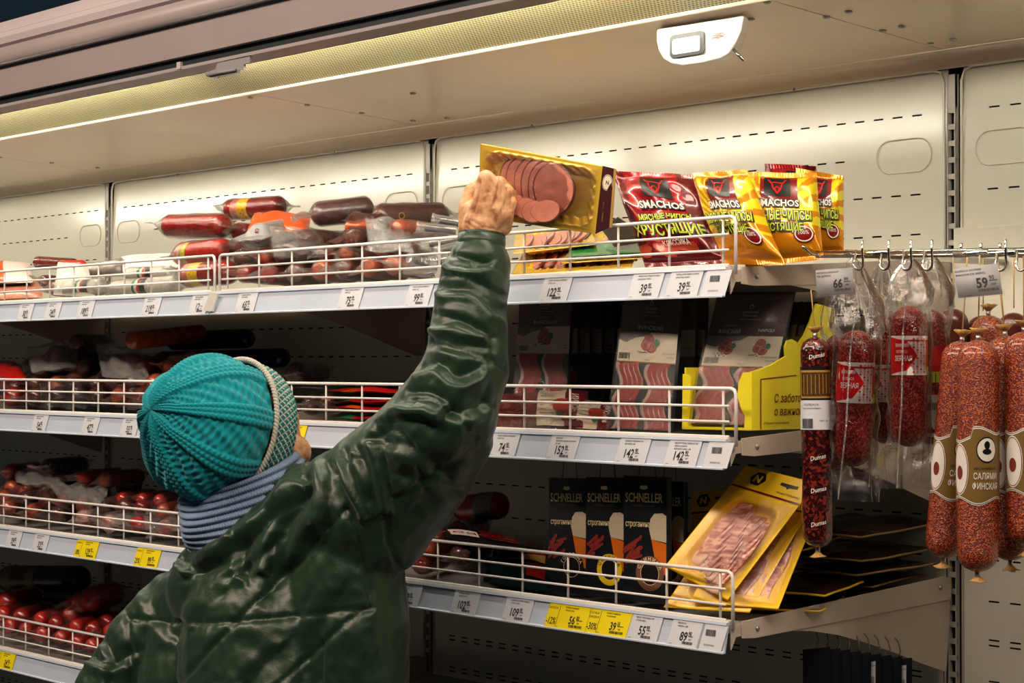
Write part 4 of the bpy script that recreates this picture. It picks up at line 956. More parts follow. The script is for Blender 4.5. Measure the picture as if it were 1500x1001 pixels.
# ============================================================= BLACK CARTONS
def carton(q, label, bottom, flavour, seed):
    TL, TR, BR, BL = corners(*q); P = Pack(TL, TR, BR, BL, T=0); t = P.thing('snack_carton', label, 'snack pack', 'black jerky cartons on the third shelf')
    W_, H_ = P.W, P.H
    k = MB(); q_ = [P.uv(u, v, h) for h in (0, -0.012) for u, v in ((0, 0), (1, 0), (1, 1), (0, 1))]
    k.add(q_, [(0, 1, 2, 3), (7, 6, 5, 4), (0, 4, 5, 1), (1, 5, 6, 2), (2, 6, 7, 3), (3, 7, 4, 0)], NAVY); k.build('carton', t, bev=0.0008)
    k = MB(); fn = P; GL = flat('beer_amber_print', c8(222, 110, 26), 0.35); FO = flat('beer_foam_print', c8(206, 190, 164), 0.4)
    MT = flat('jerky_print', c8(140, 40, 34), 0.5, var=0.4, vs=300)
    text(k, 'SCHNELLER', fn, -W_*0.02, H_*0.33, H_*0.075, CREAMT, w=W_*0.86, bold=0.02, h_off=0.0005)
    disc(k, -W_*0.02, H_*0.405, W_*0.09, H_*0.012, fn, CREAMT, 0.0005, 12)
    for i in (-1, 0, 1): disc(k, -W_*0.02+i*W_*0.05, H_*0.415, W_*0.035, H_*0.012, fn, CREAMT, 0.0006, 8)
    text(k, 'СНЕКИ К ПИВУ', fn, -W_*0.02, H_*0.265, H_*0.018, BRONZEP, w=W_*0.5, h_off=0.0005)
    text(k, 'строганина', fn, -W_*0.16, H_*0.12, H_*0.05, CREAMT, w=W_*0.56, h_off=0.0005)
    # beer glass print
    g = [(0.10, 0.08), (0.13, 0.16), (0.22, 0.205), (0.40, 0.21), (0.49, 0.19), (0.49, -0.02), (0.15, 0.0)]
    poly(k, [(a*W_, b*H_) for a, b in g], fn, FO, 0.0005)
    poly(k, [(0.15*W_, 0.0), (0.49*W_, -0.03*H_), (0.49*W_, -0.28*H_), (0.28*W_, -0.24*H_)], fn, GL, 0.0006)
    r = random.Random(seed)
    for i in range(11):
        a = r.uniform(-0.42, -0.15)*W_; b = r.uniform(-0.16, -0.02)*H_; an = r.uniform(0.2, 0.9); L_ = W_*r.uniform(0.2, 0.42); wd = W_*0.028
        d = V((math.cos(an), math.sin(an)))*L_/2; nn = V((-d.y, d.x)).normalized()*wd; c_ = V((a, b))
        k.add([fn(*(c_-d-nn), 0.0006+i*5e-5), fn(*(c_+d-nn), 0.0006+i*5e-5), fn(*(c_+d*1.1), 0.0006+i*5e-5), fn(*(c_+d+nn), 0.0006+i*5e-5), fn(*(c_-d+nn), 0.0006+i*5e-5)], [(0, 1, 2, 3, 4)], MT)
    col = {'y': YELLP, 'd': BLACKP, 'b': flat('brown_seal', c8(120, 80, 60), 0.5)}[bottom]
    cx, cy = W_*0.12, -H_*0.27; rr_ = W_*0.32
    disc(k, cx, cy, rr_, rr_, fn, col, 0.0009, 28); disc(k, cx, cy, rr_*0.62, rr_*0.62, fn, BLACKP, 0.0011, 24); ring(k, cx, cy, rr_*0.66, rr_*0.66, 0.0006, fn, CREAMT, 0.0012)
    tc = CREAMT if bottom == 'd' else BLACKP if bottom == 'y' else CREAMT
    for i, ch in enumerate(flavour):
        a = math.pi*0.86-math.pi*0.72*i/(len(flavour)-1); text(k, ch, fn, cx+rr_*0.83*math.cos(a), cy+rr_*0.83*math.sin(a), H_*0.03, tc, rot=a-math.pi/2, h_off=0.0014, bold=0.01)
    k.build('print', t)
    k = MB(); a0 = P(-W_*0.2, H_*0.5, -0.006); a1 = P(W_*0.2, H_*0.5, -0.006); m_ = (a0+a1)/2+V((0, 0, 0.035))
    k.tube([a0, a0.lerp(m_, 0.6)+V((-0.006, 0, 0.006)), m_, a1.lerp(m_, 0.6)+V((0.006, 0, 0.006)), a1], 0.0009, GREYK, 5); k.build('hang_loop', t)
carton(((955, 704, -0.40), (1002, 706, -0.385), (1002, 880, -0.40), (955, 880, -0.41)), 'black jerky carton half hidden at the right behind the others', 'b', 'ГОВЯДИНА', 4)
carton(((804, 700, -0.43), (859, 701, -0.42), (859, 872, -0.44), (804, 868, -0.45)), 'leftmost black jerky carton with beer glass print', 'd', 'ГОВЯДИНА', 1)
carton(((858, 699, -0.435), (915, 700, -0.425), (915, 878, -0.445), (858, 873, -0.455)), 'middle black jerky carton with a yellow round seal', 'y', 'СВИНИНА', 2)
carton(((913, 697, -0.44), (977, 699, -0.43), (977, 886, -0.45), (913, 880, -0.46)), 'right front black jerky carton with a brown round seal', 'b', 'СВИНИНА', 3)
# ============================================================= HANGING SAUSAGES
YH = -0.40
UPV = V((0, 0, 1))
def vfn(R, v0):                       # text across a vertical sausage whose local X points up
    return lambda u, v, h: R(v0+v, -u, h)
def hang(xt, yt, xb, yb, Y, rpx, mat, label, deco=None, string=True, bagfn=None, cat='sausage', clip=True, group=None, wob=0.03, re=0.9, name='hanging_sausage', turn=0.0, hooky=374):
    pt, pb = at(xt, yt, Y), at(xb, yb, Y); r = px(rpx, pt)
    ax = (pt-pb).normalized(); vd = ((pt+pb)/2-CAM); vd.z = 0; vd.normalize()
    vd = Matrix.Rotation(turn, 3, 'Z') @ vd
    z = ax.cross(vd)
    t = thing(name, label, cat, frame(pb, ax, z), group)
    L = (pt-pb).length; R = Roll(L, r, re, wob, int(xt)); roll_mesh(R, mat, 28, 18).build('casing', t)
    if clip:
        for a, s_ in ((0, -1), (L, 1)):
            k = MB(); k.tube([(a-s_*0.002, 0, 0), (a+s_*0.006, 0, 0)], 0.0032, STEEL, 8); k.build('clip', t)
            k = MB(); n_ = 16; vs = [V((a+s_*0.005, 0, 0))]; rr = random.Random(int(xt+s_))
            pts = []
            for j, (d, q_) in enumerate(((0.005, 0.002), (0.009, 0.006), (0.013, 0.0105))):
                for i in range(n_):
                    an = 2*math.pi*i/n_; jj = q_*(1+(0.25*rr.random() if j == 2 else 0))*(0.75 if (i % 2 and j == 2) else 1); pts.append(V((a+s_*d+(0.002*rr.random() if j == 2 else 0), jj*math.cos(an), jj*math.sin(an))))
            k.add(pts, [(j*n_+i, j*n_+(i+1) % n_, (j+1)*n_+(i+1) % n_, (j+1)*n_+i) for j in range(2) for i in range(n_)], TUFT, True); k.build('knot', t, solid=0.0006)
    if string:
        top = t.matrix_world.inverted() @ at(xt+(0 if string is True else string), hooky, Y)
        for dy in (-0.0025, 0.0025):
            k = MB(); k.tube([(L+0.006, 0, 0), top+V((0, dy, 0))], 0.0009, TAN, 5); k.build('twine', t)
    if deco: deco(t, R, L)
    if bagfn: bagfn(t, R, L)
    return t, R, L
# --- folk pattern label for the bagged sausages
def folk(zc, h, vert_shift=0.0, flip=False):
    def d(t, R, L):
        k = MB(); v0 = L-zc; fn = vfn(R, v0); w_ = R.r*2.9
        rect(k, -w_*0.56, -h/2, w_*0.5, h/2, fn, WHITEP, 0.0006, 20, 4)
        rect(k, -w_*0.56, h*0.36, w_*0.5, h*0.40, fn, REDP, 0.0009, 20, 1)
        rect(k, w_*0.36, -h*0.36, w_*0.47, h*0.36, fn, ORANGE, 0.0009, 4, 2)
        rect(k, w_*0.40, -h/2, w_*0.5, -h*0.28, fn, LIME, 0.0011, 3, 2)
        poly(k, [(-w_*0.56, h*0.5), (-w_*0.05, h*0.38), (w_*0.16, 0.0), (-w_*0.05, -h*0.38), (-w_*0.56, -h*0.52)], fn, REDP, 0.0010, 2)
        text(k, 'БРАУНШВЕЙ', fn, -w_*0.14, h*0.26, h*0.08, WHITEP, w=w_*0.26, h_off=0.0018, bold=0.02)
        text(k, 'КОЛБАСА', fn, -w_*0.14, h*0.10, h*0.07, WHITEP, w=w_*0.22, h_off=0.0018)
        text(k, 'ЗЕРНАЯ', fn, -w_*0.12, -h*0.07, h*0.13, WHITEP, w=w_*0.34, h_off=0.0018, bold=0.02)
        s_ = h*0.075
        for i in range(4):
            for j in range(-6, 7):
                a = w_*0.08+i*w_*0.075; b = j*h*0.07
                if abs(b)/h*1.3+0.02 < (w_*0.16-a)/w_*1.0+0.02: continue
                if (i+j) % 3 == 0: poly(k, [(a, b+s_*0.45), (a+s_*0.45, b), (a, b-s_*0.45), (a-s_*0.45, b)], fn, REDP, 0.0012)
                else:
                    for sx in (-1, 1): rect(k, a-s_*0.3, b+sx*s_*0.12, a+s_*0.3, b+sx*s_*0.26, fn, REDP, 0.0012)
        k.build('paper_label', t)
    return d
def longbag(top, bot, wide, seed, flare=1.0, topx=0.0):
    """loose clear bag hanging from the hook: gathered at the top, wide around the sausage, flat tail below"""
    def b(t, R, L):
        mb = MB(); r = R.r
        def f(u, v):
            a = -bot+(L+bot+top)*v; th = 2*math.pi*u
            if a > L:
                q = min(1.0, (a-L)/top); w_ = r*(wide*(1-q)**0.7+0.15+0.18*math.sin(q*3.1)); d_ = r*(1.05*(1-q)**1.2+0.12)
            elif a < 0:
                q = min(1.0, -a/bot); w_ = r*wide*(1.0+0.1*q)*flare; d_ = r*(1.0*(1-q)**2+0.06)
            else: w_ = r*wide; d_ = r*1.12
            k = nz((a*26, math.cos(th)*1.3, math.sin(th)*1.3), 1.3, seed)*r*0.22
            if a > L: k += 0.16*w_*math.sin(7*th+seed+3*q)*min(1, q*3)
            if a < 0: k += 0.10*r*math.sin(5*th+seed)*min(1, q*3)
            y = d_*math.cos(th); z = w_*math.sin(th)
            return V((a, y+k*0.8, z+k+topx*max(0, a-L)))
        mb.grid(f, 72, 54, BAGF, wrapu=True); mb.build('clear_bag', t)
        k = MB(); k.tube([(-bot*0.95, -r*0.2, r*wide*0.55), (-bot*0.3, -r*0.9, r*0.62), (L*0.3, -r*1.15, r*0.42), (L*0.8, -r*1.15, r*0.35), (L+top*0.6, -r*0.3, r*0.1)], [0.0007, 0.0012, 0.0012, 0.0012, 0.0007], MILKY, 6); k.build('bag_glint', t)  # milky strand put in as a white glint streak on the film
    return b
g = 'bagged sausages with red folk pattern labels'
hang(1440, 462, 1440, 640, -0.20, 24, DRKC, 'dark smoked sausage hanging furthest back behind the speckled salamis', string=True, clip=False)
hang(1396, 452, 1394, 640, -0.24, 22, DRKC, 'dark smoked sausage hanging behind, right of the bagged ones', string=True, clip=False)
hang(1485, 458, 1485, 640, -0.20, 22, DRKC, 'dark smoked sausage hanging behind at the right edge', string=True, clip=False)
def redband(t, R, L):
    k = MB(); fn = vfn(R, L-px(95, at(1365, 500, YH))); rect(k, -R.r*1.5, 0.0, R.r*1.5, 0.035, fn, REDP, 0.0008, 16, 2); rect(k, -R.r*1.5, -0.014, R.r*1.5, 0.0, fn, LIME, 0.0008, 16, 1)
    for i in range(7): rect(k, -R.r*1.2+i*R.r*0.34, -0.014, -R.r*1.2+i*R.r*0.34+0.0012, -0.001, fn, BLACKP, 0.0011)
    rect(k, -R.r*0.9, -0.085, R.r*0.6, -0.03, fn, WHITEP, 0.0008, 8, 2); bars(k, -R.r*0.5, R.r*0.3, -0.05, -0.04, fn, BLACKP, 10, 2, 0.0012)
    k.build('paper_label', t)
hang(1366, 453, 1366, 652, -0.33, 22, SALAMI2, 'bagged sausage with plain red and lime band, behind the others', redband, False, longbag(0.07, 0.05, 1.3, 5), group=g, clip=False)
hang(1294, 462, 1296, 650, -0.33, 21, SALAMI2, 'bagged sausage hanging behind, between the two front bagged ones', folk(0.092, 0.05), False, longbag(0.08, 0.06, 1.3, 4), group=g, clip=False, turn=-0.6)
hang(1229, 490, 1222, 688, -0.38, 20, SALAMI2, 'leftmost bagged sausage, half behind its bigger neighbour', folk(0.088, 0.05), False, longbag(0.09, 0.03, 1.3, 6), group=g, clip=False)
hang(1332, 448, 1332, 655, -0.41, 26, SALAMI2, 'right front bagged sausage with folk pattern label, hanging higher', folk(0.064, 0.05), False, longbag(0.06, 0.055, 1.25, 2), group=g, clip=False)
hang(1256, 484, 1249, 684, -0.42, 27, SALAMI2, 'left front bagged sausage with folk pattern label and square bag end', folk(0.068, 0.053), False, longbag(0.095, 0.045, 1.3, 1, 1.0, 0.1), group=g, clip=False)
# --- marbled sausage
def marb(t, R, L):
    k = MB(); s1 = px(1, at(1197, 600, YH)); fn = lambda yy: vfn(R, (803-yy)*s1)
    rect(k, -R.r*1.5, -7*s1*0-25*s1, R.r*1.45, 25*s1, fn(568), BLACKP, 0.0006, 18, 3)
    rect(k, -R.r*1.1, -20*s1, R.r*1.2, 20*s1, fn(568), GOLDP, 0.0010, 16, 3); rect(k, -R.r*1.0, -17*s1, R.r*1.1, 17*s1, fn(568), flat('dark_bronze_print', c8(88, 60, 24), 0.4, 0.3, var=0.4, vs=300), 0.0013, 16, 3)
    for i in range(9): rect(k, -R.r*1.0+i*R.r*0.24, -14*s1, -R.r*0.96+i*R.r*0.24, 14*s1, fn(568), GOLDP, 0.0016)
    k.build('gold_label', t); k = MB()
    rect(k, -R.r*1.45, -21*s1, R.r*1.2, 21*s1, fn(612), PAPER, 0.0008, 18, 3)
    bars(k, -R.r*0.95, -R.r*0.2, -19*s1, -5*s1, fn(612), INK, 14, 3, 0.0014)
    text(k, 'КОЛБАСА', fn(612), -R.r*0.3, 15*s1, 3*s1, INK, h_off=0.0014); text(k, 'сырокопченая', fn(612), -R.r*0.3, 10*s1, 2.6*s1, INK, h_off=0.0014); text(k, '100 г 66', fn(612), R.r*0.5, -8*s1, 2.6*s1, INK, h_off=0.0014)
    k.build('price_sticker', t); k = MB()
    for yy in (527, 672, 718, 766): text(k, 'Dumas', fn(yy), R.r*0.10, 0, 6.5*s1, WHITEP, h_off=0.0010, rot=0.22, shear=0.25, w=22*s1, bold=0.01)
    k.build('lettering', t)
hang(1194, 494, 1198, 803, -0.44, 22, DARKSAL, 'dark marbled sausage with white script lettering hanging beside the yellow box', marb, -6, hooky=425, wob=0.10)
# --- speckled salamis
def fin(t, R, L):
    k = MB(); v0 = L-0.158; fn = vfn(R, v0); h = 0.072; w_ = R.r*3.0; GB = flat('gold_brown_label', c8(128, 100, 52), 0.4, 0.15)
    top = lambda a, e: h/2+e+(0.010 if a > -0.1*w_ else 0.0)+0.004*math.cos(a/w_*9)
    def band(e, m, off):
        k.grid(lambda u, v: fn((u-0.5)*w_, (-(h/2+e)-0.004*math.cos((u-0.5)*9)*1.0)*(1-v)+top((u-0.5)*w_, e)*v, off), 26, 3, m)
    band(0.0032, WHITEP, 0.0004); band(0.0022, BLACKP, 0.0006); band(0.0014, WHITEP, 0.0007); band(0, GB, 0.0009)
    disc(k, -R.r*0.95, 0, R.r*0.52, h*0.44, fn, WHITEP, 0.0012, 24, 4); ring(k, -R.r*0.95, 0, R.r*0.49, h*0.415, 0.0008, fn, DREDP, 0.0015)
    disc(k, -R.r*0.95, -0.004, R.r*0.2, h*0.12, fn, BRN, 0.0015, 14, 2)
    disc(k, R.r*0.42, h*0.34, R.r*0.5, h*0.22, fn, BLACKP, 0.0013, 24, 4); disc(k, R.r*0.42, h*0.34, R.r*0.45, h*0.195, fn, WHITEP, 0.0016, 24, 4)
    disc(k, R.r*0.42, h*0.42, R.r*0.14, h*0.07, fn, BLACKP, 0.0019, 12, 2); disc(k, R.r*0.42, h*0.31, R.r*0.22, h*0.05, fn, BLACKP, 0.0019, 12, 2)
    text(k, 'САЛЯМИ', fn, R.r*0.38, -h*0.10, h*0.11, WHITEP, w=R.r*1.15, h_off=0.0016, bold=0.01); text(k, 'ФИНСКАЯ', fn, R.r*0.38, -h*0.27, h*0.11, WHITEP, w=R.r*1.25, h_off=0.0016, bold=0.01)
    text(k, 'мясокомбинат', fn, R.r*0.38, h*0.03, h*0.045, BLACKP, w=R.r*1.1, h_off=0.0014)
    k.build('paper_label', t)
gs = 'speckled salamis hanging on twine'
hang(1448, 462, 1452, 790, -0.30, 27, SALAMI, 'speckled salami hanging in the second row, only its top showing', fin, 0, group=gs)
hang(1500, 486, 1504, 800, -0.40, 29, SALAMI, 'speckled salami cut off by the right edge of the picture', fin, True, group=gs, turn=0.3)
hang(1409, 500, 1382, 818, -0.39, 28, SALAMI, 'speckled salami leaning left, leftmost of the labelled salamis', fin, 8, group=gs, turn=0.15)
hang(1472, 492, 1480, 822, -0.375, 28, SALAMI, 'speckled salami third from left with gold brown label', fin, -12, group=gs, turn=0.45)
hang(1433, 498, 1432, 838, -0.44, 30, SALAMI, 'front speckled salami hanging lowest with gold brown label', fin, 2, group=gs, turn=0.0)

# --- hook rail
rt = thing('hook_rail', 'chromed double rail with hooks carrying the hanging sausages', 'rail', at(1250, 372, YH))
O = at(1250, 372, YH)
def rp(x, y, Y): return at(x, y, Y)-O
k = MB(); A = rp(1250, 373, YH+0.02); B = rp(1560, 368, YH+0.02)
k.tube([A, B], 0.0055, CHROME, 12); k.build('round_bar', rt)
k = MB(); k.tube([rp(1196, 376, YH-0.01), rp(1560, 372, YH-0.01)], 0.0022, CHROME, 8); k.build('front_rod', rt)
k = MB(); k.tube([rp(1196, 369, YH-0.01), rp(1560, 366, YH-0.01)], 0.0018, CHROME, 8); k.build('upper_rod', rt)
k = MB(); k.tube([rp(1177, 362, YH-0.06), rp(1188, 372, YH-0.02), rp(1200, 375, YH-0.01)], 0.0022, CHROME, 8); k.build('end_pin', rt)
for x in (1256, 1398, 1437):
    k = MB(); a = rp(x, 373, YH-0.012); k.tube([a, a+V((0.05, 0, 0.0004))], 0.0042, CHROME, 10); k.build('sleeve', rt)
for x in (1240, 1480):
    k = MB(); a = rp(x, 371, YH+0.02); k.tube([a, V((a.x, -0.004-O.y, a.z))], 0.005, CHROME, 10); k.build('wall_arm', rt)
hooks = [(1252, 1263, 385, 0.0), (1290, 1303, 384, 0.0), (1322, 1338, 382, 0.0), (1352, 1368, 391, 0.0), (1458, 1476, 383, 0), (1488, 1502, 385, 0)]
for x0, x1, yb, _ in hooks:
    k = MB(); s1 = px(1, at(x0, 372, YH)); r_ = (x1-x0)*s1
    p = rp(x0, 372, YH-0.01)
    P_ = [p+V((-0.004, 0.01, 0.002)), p+V((0.002, 0, 0.004)), p+V((0.006, -0.006, -0.002)), p+V((0.008, -0.010, -0.010))]
    for i in range(7):
        a = math.pi+math.pi*i/6; P_.append(p+V((0.008+0.010+0.010*math.cos(a), -0.012-0.001*i, -0.012+0.010*math.sin(a))))
    P_ += [p+V((0.0285, -0.020, 0.000)), p+V((0.0285, -0.020, 0.016))]
    k.tube(P_, 0.0017, CHROME, 7); k.build('hook', rt)
for x in (1408, 1437, 1465):
    k = MB(); p = rp(x, 370, YH+0.02); k.tube([p, p+V((0, 0, 0.012))], 0.002, CHROME, 7); k.build('hook_tip', rt)
# --- price cards hanging from the rail
HOLD = filmmat('clear_card_pocket', 0.05, 0.2, bstr=0.1)
def hcard(q, main, sup, lines, label, tint):
    TL, TR, BR, BL = corners(*q); P = Pack(TL, TR, BR, BL, T=0); t = P.thing('price_card', label, 'price tag', 'price cards hanging from the hook rail')
    PP = flat('card_paper', c8(226, 222, 224), 0.45)
    k = MB(); k.grid(lambda u, v: P.uv(u, v, 0), 1, 1, PP); k.build('paper', t, solid=0.0006)
    k = MB(); k.grid(lambda u, v: P.uv(-0.05+1.1*u, -0.06+1.66*v, 0.0012), 6, 6, HOLD); k.build('clear_pocket', t)
    k = MB(); W_, H_ = P.W, P.H
    for i, l in enumerate(lines): text(k, l, P, -W_*0.47, H_*(0.38-0.13*i), H_*0.065, INK, align='L', bold=0.02, h_off=0.0006, w=None)
    text(k, main, P, W_*0.22, -H_*0.06, H_*0.33, INK, align='R', bold=0.035, h_off=0.0006, squeeze=0.85)
    text(k, sup, P, W_*0.26, H_*0.08, H_*0.15, INK, align='L', bold=0.01, h_off=0.0006, squeeze=0.85)
    rect(k, W_*0.26, -H_*0.03, W_*0.44, -H_*0.005, P, INK, 0.0006); text(k, '100г', P, W_*0.29, -H_*0.14, H_*0.07, INK, align='L', bold=0.015, h_off=0.0006)
    bars(k, -W_*0.02, W_*0.44, -H_*0.36, -H_*0.27, P, INK, 22, 4, 0.0006); text(k, 'магазин ценник', P, -W_*0.44, -H_*0.44, H_*0.035, INK, align='L', h_off=0.0006)
    k.build('print', t)
hcard(((1195, 396, -0.455), (1249, 392, -0.44), (1250, 430, -0.44), (1197, 435, -0.455)), '66', '99', ('КОЛБАСА МАРШАЛ', 'С/К (ДУМАС)'), 'white price card reading 66 99 hanging left of the bagged sausages', 0)
hcard(((1396, 394, -0.47), (1461, 386, -0.45), (1469, 431, -0.45), (1404, 437, -0.47)), '59', '90', ('КОЛБАСА САЛЯМИ', 'ФИНСКАЯ С/К (МЯСО)'), 'lilac white price card reading 59 90 above the speckled salamis', 1)

# ============================================================= SHELF PILES
def hs(x0, y0, x1, y1, Y0, Y1, rp_, mat, label, bag=FILM, group=None, **kw):
    a, b = at(x0, y0, Y0), at(x1, y1, Y1); return sausage(a, b, px(rp_, (a+b)/2), mat, label, group, bag, **kw)
def ds(x, y, Y, rp_, mat, label, L=0.16, bag=FILM, group=None, yaw=0.0, pitch=0.0, **kw):
    yaw = -0.58+0.6*yaw
    """sausage pointing into the shelf, end towards the viewer"""
    a = at(x, y, Y); d = V((math.sin(yaw), math.cos(yaw), pitch)); return sausage(a, a+d*L, px(rp_, a), mat, label, group, bag, up=(0, 0, 1), e0=0.028, e1=0.01, wide=1.45, **kw)
def ylabel(c, w_, m=YELLP, txt=None, tm=REDP):
    def d(t, R):
        k = MB(); fn = lambda a, b, h: R(c*R.L+a, b, h); rect(k, -w_/2, -R.r*1.3, w_/2, R.r*1.3, fn, m, 0.0006, 4, 12)
        rect(k, -w_/2-0.018, -R.r*1.3, -w_/2, R.r*1.3, fn, PINKC, 0.0005, 4, 12)
        rr = random.Random(int(c*100))
        for i in range(26): a = rr.uniform(-w_*0.4, w_*0.4); b = rr.uniform(-R.r*1.1, R.r*1.1); disc(k, a, b, w_*0.05, w_*0.03, fn, tm, 0.0009, 6)
        if txt: text(k, txt, fn, -w_/2-0.008, 0, 0.006, WHITEP, rot=math.pi/2, h_off=0.001, bold=0.02)
        k.build('paper_label', t)
    return d
def flaglabel(c):
    def d(t, R):
        k = MB(); fn = lambda a, b, h: R(c*R.L+a, b, h)
        for i, m in enumerate((GREENP, WHITEP, REDP)): rect(k, -0.012+0.008*i, -R.r*1.2, -0.004+0.008*i, R.r*1.2, fn, m, 0.0006, 2, 10)
        rect(k, 0.012, -R.r*1.2, 0.03, R.r*1.2, fn, BLACKP, 0.0006, 3, 10); k.build('paper_label', t)
    return d
G1 = 'sausages piled on the top shelf'
# top shelf, left of the joint
def orange_half(u, v): return ORANGE if u < 0.5 else MILKYP
MILKYP = flat('milky_plastic', c8(232, 214, 206), 0.3, coat=0.4)
simple_pack(((-30, 384, -0.36), (44, 386, -0.33), (48, 414, -0.42), (-30, 416, -0.45)), 0.03, orange_half, 'meat_pack', 'orange and white meat pack at the far left of the top shelf', 'meat pack', seed=3)
simple_pack(((-30, 418, -0.38), (60, 412, -0.36), (62, 436, -0.44), (-30, 440, -0.46)), 0.03, PINKC, 'meat_pack', 'pink meat pack lying under the orange and white pack', 'meat pack', seed=6)
hs(52, 384, 112, 388, -0.36, -0.34, 9, BRNC, 'brown sausage on top of the small pile at the left end of the top shelf', bag=None, group=G1)
hs(84, 392, 127, 390, -0.40, -0.36, 9.5, REDB, 'orange red sausage crossing the small pile at the left end', bag=None, group=G1)
ds(62, 412, -0.45, 9, BRNC, 'sausage end low in the small pile, left of the white round pack', group=G1, L=0.12)
ds(78, 424, -0.46, 9, REDC, 'lowest sausage end of the small pile touching the fence', group=G1, L=0.12)
simple_pack(((85, 384, -0.42), (128, 388, -0.40), (140, 436, -0.455), (78, 432, -0.47)), 0.03, WHC, 'cured_meat_pack', 'white paper wrapped round pack beside the small sausages', 'meat pack', seed=8, p=2.0)
hs(96, 424, 152, 420, -0.455, -0.44, 12, WHC, 'white mould salami with flag label, left one of the pair on the top shelf', deco=flaglabel(0.5), group='mould salamis')
hs(122, 398, 178, 390, -0.38, -0.36, 10, WHC, 'white mould salami resting above the flag labelled pair', group='mould salamis')
hs(165, 424, 262, 416, -0.45, -0.43, 12.5, WHC, 'long white mould salami with flag label, right one of the pair', deco=flaglabel(0.45), group='mould salamis')
hs(186, 402, 256, 400, -0.38, -0.36, 10, WHC, 'white mould salami with flag label lying behind the long one', deco=flaglabel(0.4), group='mould salamis')
simple_pack(((178, 376, -0.33), (256, 372, -0.30), (262, 392, -0.36), (180, 398, -0.38)), 0.02, WHITEP, 'paper_pack', 'white paper pack on top of the mould salamis', 'meat pack', seed=2,
            deco=lambda t, P: (lambda k: (text(k, 'CASA', lambda a, b, h: P(a, b, h+0.001), 0, 0, 0.006, INK), rect(k, -0.02, -0.008, 0.02, -0.0065, lambda a, b, h: P(a, b, h+0.001), REDP, 0.001), k.build('print', t)))(MB()))
GR = 'red sausages in yellow labels'
hs(262, 374, 335, 366, -0.42, -0.40, 17, REDB, 'red sausage with green and yellow label in the middle of the red pile', bag=TIGHT, deco=ylabel(0.25, 0.012, LIME, 'САРДЕЛЬ'), group=GR, squash=1.0)
hs(268, 404, 342, 398, -0.455, -0.44, 17, REDC, 'red sausage with broad yellow label behind the fence at the joint', bag=TIGHT, deco=ylabel(0.36, 0.03), group=GR)
hs(243, 332, 333, 331, -0.40, -0.38, 17, REDC, 'plump red sausage on top of the red pile, left side', bag=TIGHT, group=GR)
hs(332, 308, 416, 302, -0.28, -0.25, 15, REDC, 'red sausage with yellow label at the back top of the pile', bag=TIGHT, deco=ylabel(0.38, 0.028), group=GR)
ds(345, 340, -0.36, 14, REDC, 'red sausage end pointing out beside the plump red sausage', group=GR, L=0.12, yaw=0.3)
ds(342, 362, -0.40, 12, BRNC, 'brown sausage end below the pointing red one', group=GR, L=0.12)
simple_pack(((372, 312, -0.30), (455, 318, -0.26), (452, 340, -0.34), (362, 338, -0.36)), 0.03, ORANGE, 'meat_pack', 'orange flat pack lying between the red pile and the long dark sausages', 'meat pack', seed=5, amp=0.004)
hs(376, 346, 425, 338, -0.42, -0.30, 17, DRKC, 'dark sausage in a grey pouch below the orange pack', bag=GREYF, group=G1, wide=1.5)
hs(455, 316, 548, 304, -0.34, -0.24, 17, DRKC, 'long dark brown sausage in clear vacuum bag, left one on top', group=G1, e0=0.035)
hs(548, 318, 656, 316, -0.34, -0.20, 18, DRKC, 'long dark brown sausage with yellow seal in clear bag, right one on top', group=G1, e0=0.05,
   deco=lambda t, R: (lambda k: (disc(k, R.L*0.3, 0.0, 0.006, 0.006, R, GOLDP, 0.0008, 14), disc(k, R.L*0.3, 0, 0.0045, 0.0045, R, DRKC, 0.001, 14), k.build('seal', t)))(MB()))
hs(590, 308, 650, 318, -0.22, -0.18, 10, REDC, 'thin red sausage lying behind the long dark ones', bag=None, group=G1)
ds(440, 352, -0.42, 17, BRNC, 'vacuum packed sausage end in the middle row, leftmost', group=G1, yaw=0.5, L=0.14)
ds(512, 350, -0.42, 17, BRNC, 'vacuum packed sausage end in the middle row with bright creases', group=G1, yaw=0.4, L=0.14)
hs(505, 332, 548, 334, -0.36, -0.32, 9, ORGC, 'orange sausage lying behind the middle row', bag=None, group=G1)
ds(578, 334, -0.40, 13, ORGC, 'vacuum packed orange brown sausage left of the clear tubes', group=G1, yaw=0.5, L=0.14)
xs = [(352, 402, 13, REDC), (390, 402, 15, REDC), (430, 402, 15, BRNC), (466, 398, 15, ORGC), (499, 396, 15, BRNC), (537, 393, 15, ORGC), (573, 390, 15, ORGC)]
ord_ = ['first', 'second', 'third', 'fourth', 'fifth', 'sixth', 'seventh']
for i, (x, y, r_, m_) in enumerate(xs):
    ds(x, y-2, -0.462, r_, m_, f'{ord_[i]} sausage end from the joint in the bottom row behind the top fence', group='bottom row of sausages on the top shelf', yaw=random.uniform(0, 0.4), L=0.15)
